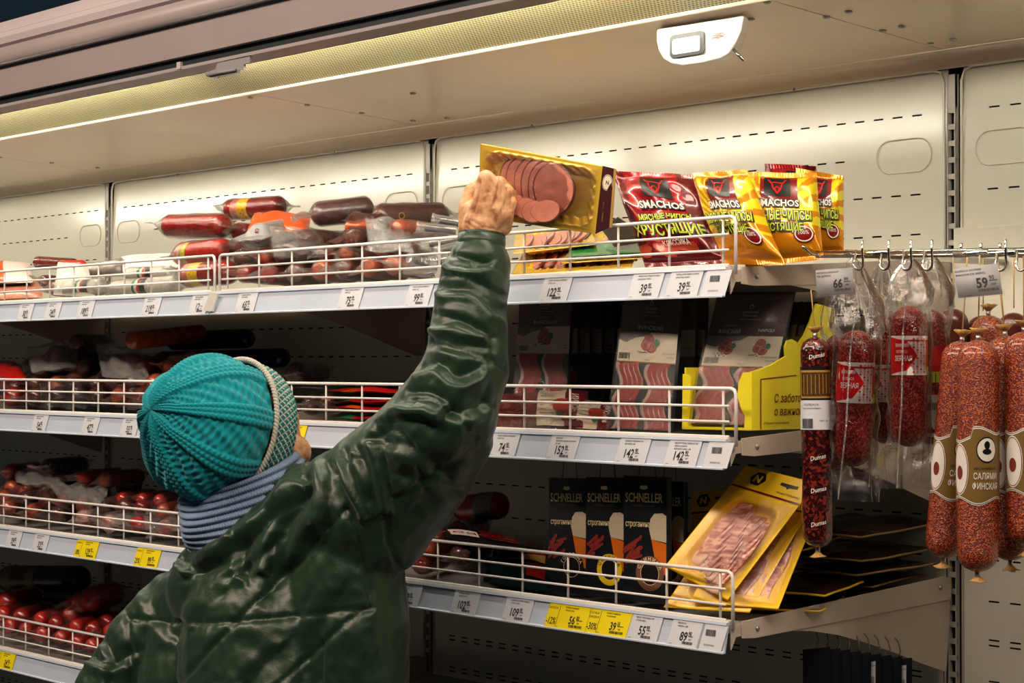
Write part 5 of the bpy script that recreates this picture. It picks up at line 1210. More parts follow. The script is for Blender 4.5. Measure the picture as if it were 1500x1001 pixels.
# clear tubes
GLS = filmmat('clear_tube_plastic', 0.12, 0.35, bstr=0.15)
for i, (x0, y0, x1, y1, r_, Y) in enumerate(((612, 332, 668, 338, 7, -0.40), (634, 320, 690, 330, 7, -0.34), (618, 358, 670, 352, 7, -0.44), (640, 368, 680, 358, 7, -0.45), (630, 384, 680, 376, 8, -0.46), (600, 378, 640, 392, 7, -0.462))):
    a, b = at(x0, y0, Y), at(x1, y1, Y+0.05)
    t = thing('clear_tube', ['clear capped tube nearest the dark sausage above the fence', 'clear capped tube highest in the pile beside the hand', 'clear capped tube in the middle of the tube pile', 'clear capped tube under the middle one', 'clear capped tube low behind the fence by the cuff', 'clear capped tube slanting down behind the fence'][i], 'tube', frame(a, b-a, (0, 0, 1)), 'clear capped tubes')
    L = (b-a).length; r = px(r_, a); k = MB(); k.tube([(0, 0, 0), (L, 0, 0)], r, GLS, 14, cap=False); k.build('tube', t)
    k = MB(); k.tube([(-0.002, 0, 0), (0.0, 0, 0), (0.003, 0, 0)], [r*1.15, r*1.2, r*1.05], GLS, 14); k.build('cap', t)
    k = MB(); k.tube([(0.012, 0, -r*0.3), (L, 0, -r*0.3)], r*0.55, BLKC, 8); k.build('meat_stick', t)
simple_pack(((580, 345, -0.38), (680, 335, -0.34), (684, 404, -0.45), (590, 402, -0.47)), 0.03, FILM, 'plastic_bag', 'crumpled clear bag loosely over the tubes', 'bag', seed=12, amp=0.012, freq=30)

# second shelf, left
G2 = 'sausages piled on the second shelf'
hs(186, 500, 300, 488, -0.42, -0.22, 13, ORGC, 'long sausage with lit end on top of the second shelf pile', group=G2, bag=None)
hs(250, 500, 368, 496, -0.20, -0.18, 14, BLKC, 'big dark sausage lying at the back of the second shelf', bag=None, group=G2)
hs(300, 528, 420, 524, -0.20, -0.18, 14, BLKC, 'second big dark sausage under the first, behind the hat', bag=None, group=G2)
for i, (x, y, r_, m_, lb) in enumerate((
    (75, 520, 13, BRNC, 'sausage end in a flared bag, upper left of the second shelf pile'),
    (108, 502, 12, BRNC, 'dim sausage end at the very back of the pile'),
    (186, 536, 17, ORGC, 'orange brown sausage end in clear bag, centre of the second shelf pile'),
    (205, 540, 14, ORGC, 'orange brown sausage end touching the central one'),
    (250, 538, 17, ORGC, 'wrinkled orange sausage end just left of the hat'),
    (276, 530, 15, ORGC, 'wrinkled orange sausage end partly behind the hat'),
    (120, 540, 12, DRKC, 'small dark sausage end above the fence on the second shelf'),
    (155, 548, 12, BRNC, 'brown sausage end left of the central orange one'),
    (60, 548, 13, BRNC, 'brown sausage end resting near the left of the second fence'))):
    ds(x, y, -0.38, r_, m_, lb, group=G2, yaw=random.uniform(-0.2, 0.4), L=0.16)
for i, (x, m_) in enumerate(((12, REDB), (45, BRNC), (78, BRNC), (108, DRKC), (138, DRKC), (170, ORGC), (205, ORGC))):
    ds(x, 582, -0.458, 14, m_, f'{ord_[i]} sausage end from the left behind the second fence', group='bottom row of sausages on the second shelf', yaw=random.uniform(-0.2, 0.4), L=0.15, bag=FILM)
simple_pack(((-30, 530, -0.36), (30, 532, -0.34), (38, 556, -0.42), (-30, 560, -0.44)), 0.03, REDP, 'meat_pack', 'red foil meat pack at the left edge of the second shelf', 'meat pack', seed=9, amp=0.005)
# filler rows: more sausages lying behind the front rows
def row(x0, x1, y0, y1, Y, n, r_, mats, where, grp, bag=FILM, skip=()):
    for i in range(n):
        if i in skip: continue
        x = x0+(x1-x0)*i/(n-1); y = y0+(y1-y0)*i/(n-1)+random.uniform(-3, 3)
        ds(x, y, Y, r_*random.uniform(0.9, 1.15), mats[i % len(mats)], f'{(ord_+["eighth", "ninth", "tenth", "eleventh"])[i]} sausage end from the left in the {where}', group=grp, yaw=random.uniform(-0.5, 0.6), L=0.15, bag=bag)
row(350, 600, 380, 366, -0.42, 9, 14, (BRNC, ORGC, DRKC, BRNC), 'middle layer behind the top fence', 'middle layer of the top shelf pile')
row(470, 640, 352, 342, -0.30, 6, 14, (BRNC, DRKC), 'rear layer under the long dark sausages', 'rear layer of the top shelf pile')
row(15, 285, 564, 560, -0.42, 10, 14, (BRNC, DRKC, ORGC, BRNC, DARKSAL), 'middle layer behind the second fence', 'middle layer of the second shelf pile')
row(40, 270, 536, 528, -0.32, 8, 13, (DRKC, BRNC, BRNC), 'rear layer of the second shelf pile', 'rear layer of the second shelf pile')
row(5, 265, 730, 752, -0.43, 10, 12, (ORGC, DRKC, BRNC, REDC), 'middle layer behind the third fence', 'middle layer of the third shelf pile')
row(0, 160, 902, 930, -0.42, 7, 13, (REDB, REDC), 'middle layer behind the lowest fence', 'middle layer of the lowest shelf pile', TIGHT)
for q, lb, m_, sd in ((((38, 512, -0.36), (110, 500, -0.30), (116, 538, -0.38), (46, 545, -0.42)), 'crumpled clear bag flaring above the left of the second shelf pile', MILKY, 3), (((140, 505, -0.36), (205, 512, -0.32), (222, 560, -0.42), (150, 552, -0.43)), 'crumpled clear bag under the lit sausage end on the second shelf', MILKY, 5),
        (((60, 560, -0.44), (120, 556, -0.42), (128, 596, -0.47), (58, 598, -0.475)), 'crumpled clear bag pressed against the second fence near the left', FILM, 7), (((190, 572, -0.45), (240, 566, -0.43), (246, 600, -0.47), (186, 600, -0.475)), 'crumpled clear bag pressed against the second fence by the hat', FILM, 9),
        (((20, 690, -0.36), (100, 694, -0.34), (92, 712, -0.40), (24, 708, -0.42)), 'thin clear bag edge under the netted sausage on the third shelf', MILKY, 11), (((72, 712, -0.40), (160, 716, -0.38), (150, 740, -0.43), (90, 736, -0.44)), 'pointed clear bag in the middle of the third shelf pile', MILKY, 13),
        (((395, 332, -0.42), (470, 338, -0.36), (480, 372, -0.44), (400, 376, -0.46)), 'pointed clear bag over the middle of the top shelf pile', FILM, 15), (((535, 318, -0.38), (600, 332, -0.34), (606, 372, -0.44), (540, 366, -0.45)), 'pointed grey clear bag left of the capped tubes', MILKY, 17)):
    simple_pack(q, 0.03, m_, 'plastic_bag', lb, 'bag', 'crumpled clear bags', seed=sd, amp=0.016, freq=32, nu=24, nv=20)
# second shelf, right of head
ds(428, 546, -0.36, 15, DARKSAL, 'dark shiny sausage end just right of the hat', group=G2, L=0.16)
ds(452, 594, -0.455, 14, DRKC, 'dark sausage end behind the fence right of the hat', group=G2, L=0.15)
ds(476, 590, -0.45, 13, BRNC, 'brown sausage end beside the orange packs', group=G2, L=0.15)
def sachet(q, label, seed, m=None, T=0.014):
    t, P = simple_pack(q, T, (lambda u, v: (ORANGE if (v > 0.35 or u < 0.2) else REDP)) if m is None else m, 'sliced_meat_sachet', label, 'meat pack', 'orange sachets stacked on the second shelf', seed=seed, amp=0.004)
    return t
zt2 = Z2+0.045
def layflat(z, x0, x1, Y0, Y1, lab, seed, mf, tilt=0.0, T=0.014, name='sliced_meat_sachet', grp='orange sachets stacked on the second shelf', amp=0.009, deco=None, lift=0.0):
    q = [V((x0, Y1, z+tilt+lift)), V((x1, Y1, z+tilt)), V((x1, Y0, z)), V((x0, Y0, z+lift))]
    P = Pack(*q, T=T, seed=seed, amp=amp, freq=20); t = P.thing(name, lab, 'meat pack', grp); P.body(mf, 20, 12).build('pouch', t)
    if deco: deco(t, P)
    return t
sx0, sx1 = at(505, 600, -0.45).x, at(640, 600, -0.45).x
orm = lambda u, v: ORANGE if v > 0.3 or (0.15 < u < 0.3) else REDP
for i in range(4):
    layflat(zt2+0.004+0.0145*i, sx0-0.006*i, sx1, -0.475, -0.33, ['lowest orange and red sachet of the stack by the sleeve', 'second orange and red sachet of the stack by the sleeve', 'third orange and red sachet of the stack by the sleeve', 'topmost orange and red sachet of the stack by the sleeve'][i], i+1, orm if i % 2 else (lambda u, v: REDP if u > 0.2 else GREENP), T=0.016, lift=0.003*(i % 2))
layflat(zt2+0.066, at(442, 560, -0.42).x, at(625, 535, -0.42).x, -0.45, -0.31, 'green edged white sachet tilted on top of the orange stack', 8, lambda u, v: (GREENP if v < 0.2 else WHITEP if u < 0.9 else REDP), T=0.006, lift=-0.012)
# third shelf, left
G3 = 'sausages piled on the third shelf'
for i, (x, y, r_, m_, lb) in enumerate((
    (66, 686, 13, DARKSAL, 'netted dark sausage end on top of the third shelf pile'),
    (10, 692, 11, REDC, 'red sausage end at the far left, upper row of the third shelf'),
    (12, 716, 12, ORGC, 'orange brown sausage end at the far left of the third shelf'),
    (34, 720, 12, ORGC, 'second orange brown sausage end from the left on the third shelf'),
    (62, 722, 12, DRKC, 'dark sausage end under the netted one'),
    (94, 726, 11, DRKC, 'dark sausage end right of the netted one'),
    (118, 701, 11, REDB, 'bright red sausage end with film, middle of the third shelf pile'),
    (150, 703, 11, ORGC, 'orange sausage end beside the bright red one'),
    (176, 732, 10, REDB, 'bright red sausage end in a loose bag right of the middle'),
    (204, 733, 10, REDB, 'second bright red sausage end in a loose bag'),
    (232, 735, 10, REDB, 'bright red sausage end near the scarf'))):
    ds(x, y, -0.40, r_, m_, lb, group=G3, yaw=random.uniform(-0.2, 0.4), L=0.14)
for i, (x, y, m_) in enumerate(((8, 742, ORGC), (42, 748, ORGC), (80, 752, DRKC), (118, 758, PINKC), (156, 764, PINKC), (196, 766, REDB), (238, 772, PINKC))):
    ds(x, y+4, -0.458, 13, m_, f'{ord_[i]} sausage end from the left behind the third fence', group='bottom row of sausages on the third shelf', yaw=random.uniform(-0.2, 0.4), L=0.14, bag=MILKY if m_ is PINKC else FILM)
simple_pack(((150, 742, -0.36), (268, 735, -0.34), (272, 780, -0.44), (140, 770, -0.455)), 0.03, MILKY, 'plastic_bag', 'loose milky plastic bag over the pink sausages by the scarf', 'bag', seed=2, amp=0.014, freq=24)
simple_pack(((172, 690, -0.20), (212, 692, -0.18), (206, 722, -0.2), (170, 722, -0.22)), 0.02, BLKC, 'meat_pack', 'dim printed pack at the back of the third shelf', 'meat pack', seed=4,
            deco=lambda t, P: (lambda k: (rect(k, -P.W*0.5, -P.H*0.4, P.W*0.3, 0, lambda a, b, h: P(a, b, h+0.001), GREYK, 0.001, 4, 4), k.build('print', t)))(MB()))
# third shelf, right of the body
ds(622, 806, -0.44, 14, ORGC, 'sausage end in clear bag at the left end of the third fence', group=G3, L=0.15, yaw=0.3)
hs(640, 790, 660, 800, -0.40, -0.30, 17, BRNC, 'short speckled sausage above the left end of the fence', group=G3)
ds(672, 815, -0.455, 15, BRNC, 'sausage standing upright in a bag behind the third fence', group=G3, L=0.15)
ds(615, 830, -0.458, 13, REDC, 'red sausage end low behind the fence beside the jacket', group=G3, L=0.14)
ds(668, 780, -0.34, 15, REDC, 'red sausage end with white label under the long red pack', group=G3, L=0.16,
   deco=lambda t, R: (lambda k: (rect(k, 0.012, -R.r*2, 0.035, R.r*1.5, R, WHITEP, 0.0008, 4, 14), k.build('paper_label', t)))(MB()))
def winprint(t, P):
    k = MB(); f = lambda a, b, h: P(a, b, h+0.0012)
    rect(k, -P.W*0.42, -P.H*0.3, -P.W*0.05, P.H*0.1, f, WHITEP, 0.001, 6, 4); text(k, 'колбаски', f, -P.W*0.23, -P.H*0.1, P.H*0.16, REDP, h_off=0.002)
    for i in range(7): rect(k, P.W*0.0, P.H*(-0.35+0.1*i), P.W*0.44, P.H*(-0.29+0.1*i), f, REDC, 0.002, 6, 1)
    k.build('print', t)
simple_pack(((640, 772, -0.36), (757, 790, -0.30), (768, 806, -0.44), (655, 790, -0.465)), 0.012, BLACKP, 'sausage_stick_pack', 'red stick sausage pack lying on the fence of the third shelf', 'meat pack', seed=4, deco=winprint)
DG = flat('dark_green_foil', c8(14, 44, 46), 0.25, 0.3, coat=0.4)
def gprint(t, P):
    k = MB(); f = lambda a, b, h: P(a, b, h+0.0012); rect(k, P.W*0.1, P.H*0.1, P.W*0.4, P.H*0.4, f, GOLDP, 0.001, 4, 4); rect(k, P.W*0.15, -P.H*0.35, P.W*0.42, P.H*0.02, f, REDC, 0.001, 4, 4); k.build('print', t)
simple_pack(((708, 818, -0.34), (812, 818, -0.32), (806, 868, -0.46), (708, 852, -0.48)), 0.03, DG, 'meat_pack', 'dark green foil pack lying left of the black cartons', 'meat pack', seed=7, deco=gprint)
simple_pack(((724, 796, -0.28), (806, 800, -0.26), (806, 836, -0.38), (720, 828, -0.40)), 0.02, DG, 'meat_pack', 'dark green foil pack with gold print resting on the first green pack', 'meat pack', seed=8, deco=gprint)
hs(668, 745, 742, 740, -0.22, -0.20, 20, REDC, 'thick dim sausage with white wrapper at the back of the third shelf', bag=None, group=G3,
   deco=lambda t, R: (lambda k: (rect(k, R.L*0.5, -R.r*1.6, R.L*0.85, R.r*1.6, R, GREYK, 0.0008, 6, 14), k.build('paper_label', t)))(MB()))
# lowest shelf, left
G4 = 'sausages on the lowest shelf'
def bol(t, R):
    k = MB(); rect(k, R.L*0.1, -R.r*1.6, R.L*0.5, R.r*1.6, R, flat('olive_label', c8(96, 96, 50), 0.5), 0.0008, 8, 14); rect(k, R.L*0.2, -R.r*1.0, R.L*0.4, R.r*1.0, R, MAROON, 0.0012, 6, 10); k.build('paper_label', t)
hs(5, 848, 125, 848, -0.22, -0.18, 19, BLKC, 'big dark bologna with olive label, upper one on the lowest shelf', bag=None, group=G4, deco=bol)
hs(10, 882, 140, 886, -0.24, -0.20, 19, BLKC, 'big dark bologna with olive label, lower one on the lowest shelf', bag=None, group=G4, deco=bol)
for i, (x, y, r_, lb) in enumerate(((4, 886, 17, 'fat red sausage end at the left edge of the lowest shelf'), (112, 884, 15, 'fat red sausage end with clipped tip on top of the lowest pile'), (98, 905, 15, 'fat red sausage end second from top of the lowest pile'), (128, 880, 17, 'fat red sausage end highest near the sleeve'), (150, 916, 15, 'fat red sausage end beside the dark green sleeve'))):
    ds(x, y, -0.38, r_, REDB, lb, group=G4, L=0.15, bag=TIGHT, yaw=random.uniform(-0.1, 0.4))
for i, (x, y) in enumerate(((10, 918), (34, 924), (58, 930), (84, 936), (108, 942), (132, 948))):
    ds(x, y, -0.458, 11, REDB, f'{ord_[i]} small red sausage from the left behind the lowest fence', group='small red sausages behind the lowest fence', L=0.10, bag=FILM, yaw=random.uniform(-0.2, 0.3))
# lowest shelf, right bay: dark hanging packs seen under the bracket
for i in range(9):
    x = 1190+i*15; q = ((x-14, 952+i*2, -0.30+0.014*i), (x+26, 948+i*2, -0.28+0.014*i), (x+26, 1080, -0.28+0.014*i), (x-14, 1080, -0.30+0.014*i))
    P = Pack(*corners(*q), T=0.008, seed=i, amp=0.001); t = P.thing('hanging_pack', f'{["first","second","third","fourth","fifth","sixth","seventh","eighth","ninth"][i]} dark hanging pack from the left in the row under the lower bracket', 'meat pack', 'dark hanging packs under the lower bracket')
    P.body(NAVY, 8, 8).build('pouch', t)
    k = MB(); a = P(0, P.H/2, 0); k.tube([a, a+V((0.004, 0, 0.012)), a+V((0, 0, 0.024)), a+V((-0.006, 0, 0.03))], 0.0012, GREYK, 6); k.build('hang_loop', t)
    if i in (5, 8):
        k = MB(); f = lambda a, b, h: P(a, b, h+0.001); rect(k, -P.W*0.4, P.H*0.1, P.W*0.3, P.H*0.42, f, PAPER, 0.0006, 2, 2); text(k, 'Колбаса сырокопч.', f, -P.W*0.38, P.H*0.37, 0.0022, INK, align='L', h_off=0.001); bars(k, -P.W*0.1, P.W*0.25, P.H*0.12, P.H*0.24, f, INK, 12, 2, 0.001); k.build('paper_label', t)
# ============================================================= PERSON
def skinmat():
    m, nt, b = ntree('skin'); vec = coords(nt)
    n = noise_tex(nt, vec, 70, 6, 0.6); link(nt, ramp(nt, n, [(0.3, c8(150, 92, 58)), (0.5, c8(206, 152, 108)), (0.7, c8(228, 180, 140))]), b.inputs['Base Color'])
    S(b, Roughness=0.42, Subsurface_Weight=0.12, Subsurface_Radius=(0.6, 0.25, 0.12), Subsurface_Scale=0.01); b.inputs['Specular IOR Level'].default_value = 0.4
    wv = noise_tex(nt, coords(nt, 'Object', (1, 1, 2.2)), 240, 4, 0.6); bump(nt, b, wv, 0.35, 0.0012); return m
SKIN = skinmat()
def capsule(mb, a, b, ra, rb, m, n=20):
    a, b = V(a), V(b); d = b-a; L = max(d.length, 1e-6); d = d/L; pts = []; rs = []
    for i in range(5): t = math.pi/2*(1-i/5)*0.98; pts.append(a-d*ra*math.sin(t)); rs.append(ra*math.cos(t))
    for i in range(6): t = math.pi/2*(i/5)*0.98; pts.append(b+d*rb*math.sin(t)); rs.append(rb*math.cos(t))
    mb.tube(pts, rs, m, n)
def chain(mb, pts, m):
    for (a, ra), (b, rb) in zip(pts, pts[1:]): capsule(mb, a, b, ra, rb, m)
def blobmesh(mb, vox, smooth, m, name):
    o = mb.build(name); md = o.modifiers.new('r', 'REMESH'); md.mode = 'VOXEL'; md.voxel_size = vox; md.use_smooth_shade = True
    if smooth: s_ = o.modifiers.new('s', 'SMOOTH'); s_.iterations = smooth; s_.factor = 0.5
    dg = bpy.context.evaluated_depsgraph_get(); me = bpy.data.meshes.new_from_object(o.evaluated_get(dg))
    bpy.data.objects.remove(o); me.materials.clear(); me.materials.append(m); me.name = name
    me.polygons.foreach_set('use_smooth', [True]*len(me.polygons)); return me
def arrs(me):
    n = len(me.vertices); co = np.empty(n*3); me.vertices.foreach_get('co', co); no = np.empty(n*3); me.vertices.foreach_get('normal', no)
    return co.reshape(-1, 3), no.reshape(-1, 3)
def proj(co):
    d = co-np.array(CAM); z = d @ np.array(FW); return 750+F*(d @ np.array(RT))/z, 500.5-F*(d @ np.array(UP))/z, z
def J(x, y, t, r): return (PD(x, y, t), r)
root = PD(400, 900, 2.98)
person = thing('person', 'person in dark green quilted jacket, teal knitted hat and blue scarf reaching up', 'person', (root.x, root.y, 0.0))
PO = V(person.location)
def attach(me, name):
    o = bpy.data.objects.new(name, me); COL.objects.link(o); o.parent = person; o.location = -PO; return o

# ---- body: head, neck, trunk, arms and hands in one surface
fdir = (RT*0.46+FW*0.78+UP*0.42).normalized(); hup = (UP*0.80-RT*0.35-FW*0.48); hup = (hup-fdir*hup.dot(fdir)).normalized(); hr = fdir.cross(hup)
HC = PD(352, 628, 3.04)
b = MB()
def hp(f, u, r_): return HC+fdir*f+hup*u+hr*r_
capsule(b, hp(-0.02, 0.015, 0), hp(0.015, 0.01, 0), 0.082, 0.078, SKIN)
capsule(b, hp(0.03, -0.035, 0.012), hp(0.03, -0.035, -0.012), 0.058, 0.058, SKIN)
capsule(b, hp(0.035, -0.08, 0.01), hp(0.035, -0.08, -0.01), 0.032, 0.032, SKIN)      # chin
capsule(b, hp(0.083, 0.018, 0), hp(0.104, -0.016, 0), 0.008, 0.013, SKIN)             # nose
for s_ in (-1, 1):
    capsule(b, hp(0.098, -0.020, 0.010*s_), hp(0.096, -0.020, 0.012*s_), 0.007, 0.007, SKIN)
    capsule(b, hp(0.060, -0.018, 0.036*s_), hp(0.045, -0.03, 0.042*s_), 0.026, 0.026, SKIN)   # cheeks
    capsule(b, hp(0.074, 0.034, 0.014*s_), hp(0.066, 0.034, 0.046*s_), 0.010, 0.010, SKIN)    # brows
    capsule(b, hp(-0.005, 0.018, 0.078*s_), hp(-0.012, -0.012, 0.076*s_), 0.013, 0.010, SKIN) # ears
capsule(b, hp(0.088, -0.044, 0.018), hp(0.088, -0.044, -0.018), 0.007, 0.007, SKIN); capsule(b, hp(0.084, -0.054, 0.014), hp(0.084, -0.054, -0.014), 0.008, 0.008, SKIN)
capsule(b, PD(428, 664, 3.03), PD(420, 676, 3.03), 0.030, 0.028, SKIN)                # cheek and jaw seen past the brim
neck = PD(365, 760, 3.03)
chain(b, [(hp(-0.01, -0.03, 0), 0.058), (neck, 0.056), (PD(380, 870, 3.03), 0.075), (PD(400, 1000, 3.0), 0.10), (PD(410, 1150, 2.98), 0.12), (V((root.x, root.y, 0.80)), 0.14)], SKIN)
pel = V((root.x, root.y, 0.80))
for s_ in (-1, 1):
    hx = RT*(0.09*s_); kn = pel+hx+V((0, 0.02, -0.36)); an = pel+hx*1.05+V((0, 0, -0.70))
    chain(b, [(pel+hx, 0.085), (kn, 0.052), (an, 0.038)], SKIN)
wr = PD(706, 356, 2.845); el = PD(668, 606, 2.80); sh = PD(560, 715, 2.88)
chain(b, [(PD(430, 870, 3.0), 0.06), (sh, 0.05), (el, 0.042), (PD(695, 450, 2.825), 0.036), (wr, 0.029)], SKIN)
lsh = PD(262, 905, 3.09)
chain(b, [(PD(380, 880, 3.02), 0.06), (lsh, 0.045), (PD(165, 1010, 3.08), 0.04), (PD(120, 1180, 2.99), 0.03), (PD(125, 1215, 2.97), 0.026)], SKIN)
# left hand, relaxed, below the frame
lh = PD(125, 1225, 2.96); dn = V((0, 0, -1))
capsule(b, lh, lh+dn*0.045, 0.026, 0.028, SKIN)
for i in range(4):
    o_ = FW*(0.018*(i-1.5)); r_ = 0.0085; l_ = (0.036, 0.042, 0.038, 0.030)[i]
    a = lh+dn*0.05+o_; chain(b, [(a, r_), (a+dn*l_+RT*0.006, r_*0.95), (a+dn*(l_*1.7)+RT*0.022, r_*0.85)], SKIN)
chain(b, [(lh+dn*0.01+FW*0.02, 0.011), (lh+dn*0.04+FW*0.04+RT*0.01, 0.0095), (lh+dn*0.065+FW*0.042+RT*0.02, 0.0085)], SKIN)
# right hand closing on the tray edge
hd = 2.838
chain(b, [(wr, 0.029), (PD(706, 330, hd+0.004), 0.029), (PD(709, 312, hd+0.003), 0.026)], SKIN)
capsule(b, PD(690, 338, hd+0.012), PD(692, 312, hd+0.014), 0.018, 0.018, SKIN)
capsule(b, PD(734, 330, hd+0.008), PD(738, 312, hd+0.004), 0.017, 0.016, SKIN)
fing = [((703, 303), (712, 262), (724, 270), (728, 290), 0.0122), ((719, 302), (731, 270), (741, 277), (742, 296), 0.0116), ((732, 306), (742, 281), (750, 288), (750, 304), 0.0108), ((742, 314), (747, 297), (754, 302), (753, 314), 0.0095)]
for (m1, m2, m3_, m4, r_) in fing:
    a, bb, c_, d_ = PD(*m1, hd-0.010), PD(*m2, hd-0.008), PD(*m3_, hd+0.014), PD(*m4, hd+0.022)
    chain(b, [(PD(708, 338, hd), 0.014), (a, r_*1.12), (bb, r_*1.05), (c_, r_*0.95), (d_, r_*0.85)], SKIN)
chain(b, [(PD(686, 332, hd+0.012), 0.016), (PD(684, 303, hd+0.020), 0.0125), (PD(690, 281, hd+0.030), 0.0115), (PD(703, 268, hd+0.042), 0.010)], SKIN)
me = blobmesh(b, 0.0020, 2, SKIN, 'body')
co, no = arrs(me); X_, Y_, D_ = proj(co); face = np.clip(-(no @ np.array(FW))*3, 0, 1); disp = np.zeros(len(co))
for pts_, w_, d_ in (([(728, 258), (728, 280), (723, 302)], 1.8, .005), ([(702, 268), (699, 290), (692, 312)], 2.2, .005), ([(741, 276), (741, 292), (737, 308)], 1.6, .004), ([(749, 290), (748, 306)], 1.4, .003),
        ([(683, 326), (698, 338), (716, 346)], 1.2, .0015), ([(682, 334), (696, 344), (712, 350)], 1.2, .0015), ([(690, 322), (706, 333), (728, 336)], 1.2, .0012), ([(708, 283), (718, 282)], 1.2, .001)):
    best = np.full(len(co), 1e9)
    for (x0, y0), (x1, y1) in zip(pts_, pts_[1:]):
        vx, vy = x1-x0, y1-y0; t = np.clip(((X_-x0)*vx+(Y_-y0)*vy)/(vx*vx+vy*vy), 0, 1); best = np.minimum(best, np.hypot(X_-x0-t*vx, Y_-y0-t*vy))
    disp -= face*d_*np.exp(-(best/w_)**2)
co2 = co+no*disp[:, None]; me.vertices.foreach_set('co', co2.ravel()); me.update()
attach(me, 'body')
EYE = flat('eye_white', c8(230, 226, 220), 0.2); IRIS = flat('iris', c8(60, 70, 60), 0.2)
for s_ in (-1, 1):
    k = MB(); c_ = hp(0.064, 0.018, 0.031*s_)-PO; capsule(k, c_, c_+fdir*0.001, 0.0125, 0.0125, EYE, 14); k.build('eye', person)
    k = MB(); capsule(k, c_+fdir*0.0095, c_+fdir*0.0105, 0.0048, 0.0048, IRIS, 12); k.build('iris', person)

# ---- jacket
def nylon():
    m, nt, b_ = ntree('green_nylon'); vec = coords(nt)
    S(b_, Base_Color=c8(16, 48, 28), Roughness=0.41, Sheen_Weight=0.1, Coat_Weight=0.0); b_.inputs['Specular IOR Level'].default_value = 0.6
    n = noise_tex(nt, vec, 45, 5, 0.6); bump(nt, b_, n, 0.35, 0.003); return m
NYL = nylon()
b = MB()
chain(b, [J(400, 835, 3.02, .11), J(405, 930, 3.0, .15), J(410, 1100, 2.97, .16), (V((root.x, root.y, 0.86)), 0.17)], NYL)
chain(b, [J(300, 905, 3.08, .088), J(300, 1000, 3.06, .105), J(310, 1120, 3.03, .12), (V((root.x, root.y, 0.86))-RT*0.09, 0.13)], NYL)
chain(b, [J(505, 840, 2.93, .095), J(515, 930, 2.92, .088), J(512, 1100, 2.92, .09), (V((root.x, root.y, 0.86))+RT*0.09, 0.11)], NYL)
chain(b, [J(390, 850, 3.03, .10), J(300, 895, 3.08, .085), J(252, 912, 3.10, .072)], NYL)
chain(b, [J(255, 905, 3.10, .072), J(205, 950, 3.09, .060), J(160, 1015, 3.07, .056), J(125, 1120, 3.02, .052), J(122, 1190, 2.98, .045)], NYL)
chain(b, [J(390, 840, 3.02, .105), J(470, 770, 2.95, .088), J(520, 738, 2.90, .088), J(590, 678, 2.86, .082), J(655, 606, 2.80, .074), J(682, 540, 2.80, .062), J(686, 480, 2.815, .056), J(694, 410, 2.835, .051), J(702, 385, 2.84, .045)], NYL)
chain(b, [J(500, 790, 2.93, .09), J(560, 770, 2.90, .075), J(620, 705, 2.87, .066), J(652, 640, 2.83, .070)], NYL)
chain(b, [J(350, 790, 3.03, .085), J(420, 745, 3.0, .072), J(448, 722, 2.99, .045)], NYL)
chain(b, [J(320, 850, 3.06, .078), J(300, 840, 3.10, .05)], NYL)
chain(b, [J(312, 868, 3.03, .072), J(365, 838, 2.98, .076), J(415, 795, 2.96, .078), J(448, 748, 2.955, .060), J(468, 722, 2.96, .046)], NYL)
chain(b, [J(300, 846, 3.02, .045), J(350, 822, 2.955, .048), J(405, 775, 2.945, .048), J(445, 722, 2.955, .036), J(458, 704, 2.98, .03)], NYL)
chain(b, [J(300, 846, 3.10, .045), J(340, 800, 3.14, .045), J(420, 750, 3.10, .045)], NYL)
me = blobmesh(b, 0.0042, 14, NYL, 'jacket')
co, no = arrs(me); X_, Y_, D_ = proj(co)
face = np.clip(-(no @ np.array(FW))*3, 0, 1)
disp = np.zeros(len(co))
def pl(pts, w_, d_, side=0.0):
    """groove along an image-traced seam, carried into the cloth as real depth"""
    global disp
    for _ in range(2):
        q_ = [pts[0]]
        for (xa, ya), (xb, yb) in zip(pts, pts[1:]): q_ += [(xa*.75+xb*.25, ya*.75+yb*.25), (xa*.25+xb*.75, ya*.25+yb*.75)]
        pts = q_+[pts[-1]]
    best = np.full(len(co), 1e9); sg = np.zeros(len(co))
    for (x0, y0), (x1, y1) in zip(pts, pts[1:]):
        vx, vy = x1-x0, y1-y0; L2 = vx*vx+vy*vy
        t = np.clip(((X_-x0)*vx+(Y_-y0)*vy)/L2, 0, 1); dx = X_-(x0+t*vx); dy = Y_-(y0+t*vy); d = np.hypot(dx, dy)
        s_ = np.sign(vx*dy-vy*dx); m_ = d < best; best[m_] = d[m_]; sg[m_] = s_[m_]
    ends = 1
    disp += 0.85*face*(-d_*np.exp(-(best/w_)**2) + side*d_*sg*np.exp(-((best-w_*1.6)/(w_*1.3))**2))
seams = [[(190, 906), (250, 912), (330, 912), (400, 906), (460, 900), (540, 892)], [(505, 748), (440, 818), (400, 856), (355, 900), (263, 1001), (200, 1070)],
         [(505, 748), (522, 768), (541, 871), (545, 892)], [(541, 892), (505, 912), (445, 970), (400, 1010)], [(470, 940), (470, 1001)],
         [(579, 734), (610, 712), (643, 692)], [(529, 766), (563, 759)], [(177, 861), (188, 912), (195, 1001)], [(563, 759), (575, 820), (600, 850)], [(552, 660), (566, 700), (572, 740), (566, 800)]]
for s_ in seams: pl(s_, 3.4, 0.006)
sle = [[(646, 402), (682, 403), (707, 415), (742, 436)], [(634, 459), (664, 464), (693, 475), (724, 497)], [(612, 505), (642, 505), (671, 511), (716, 524), (740, 540)], [(598, 572), (628, 570), (664, 592), (690, 640)],
       [(538, 648), (563, 624), (592, 638), (610, 678), (622, 720)], [(655, 690), (690, 665), (700, 640)], [(655, 372), (690, 378), (735, 395)]]
for s_ in sle: pl(s_, 4.2, 0.0065)
pl([(723, 470), (720, 541), (707, 590), (710, 613), (678, 660)], 3, 0.004)
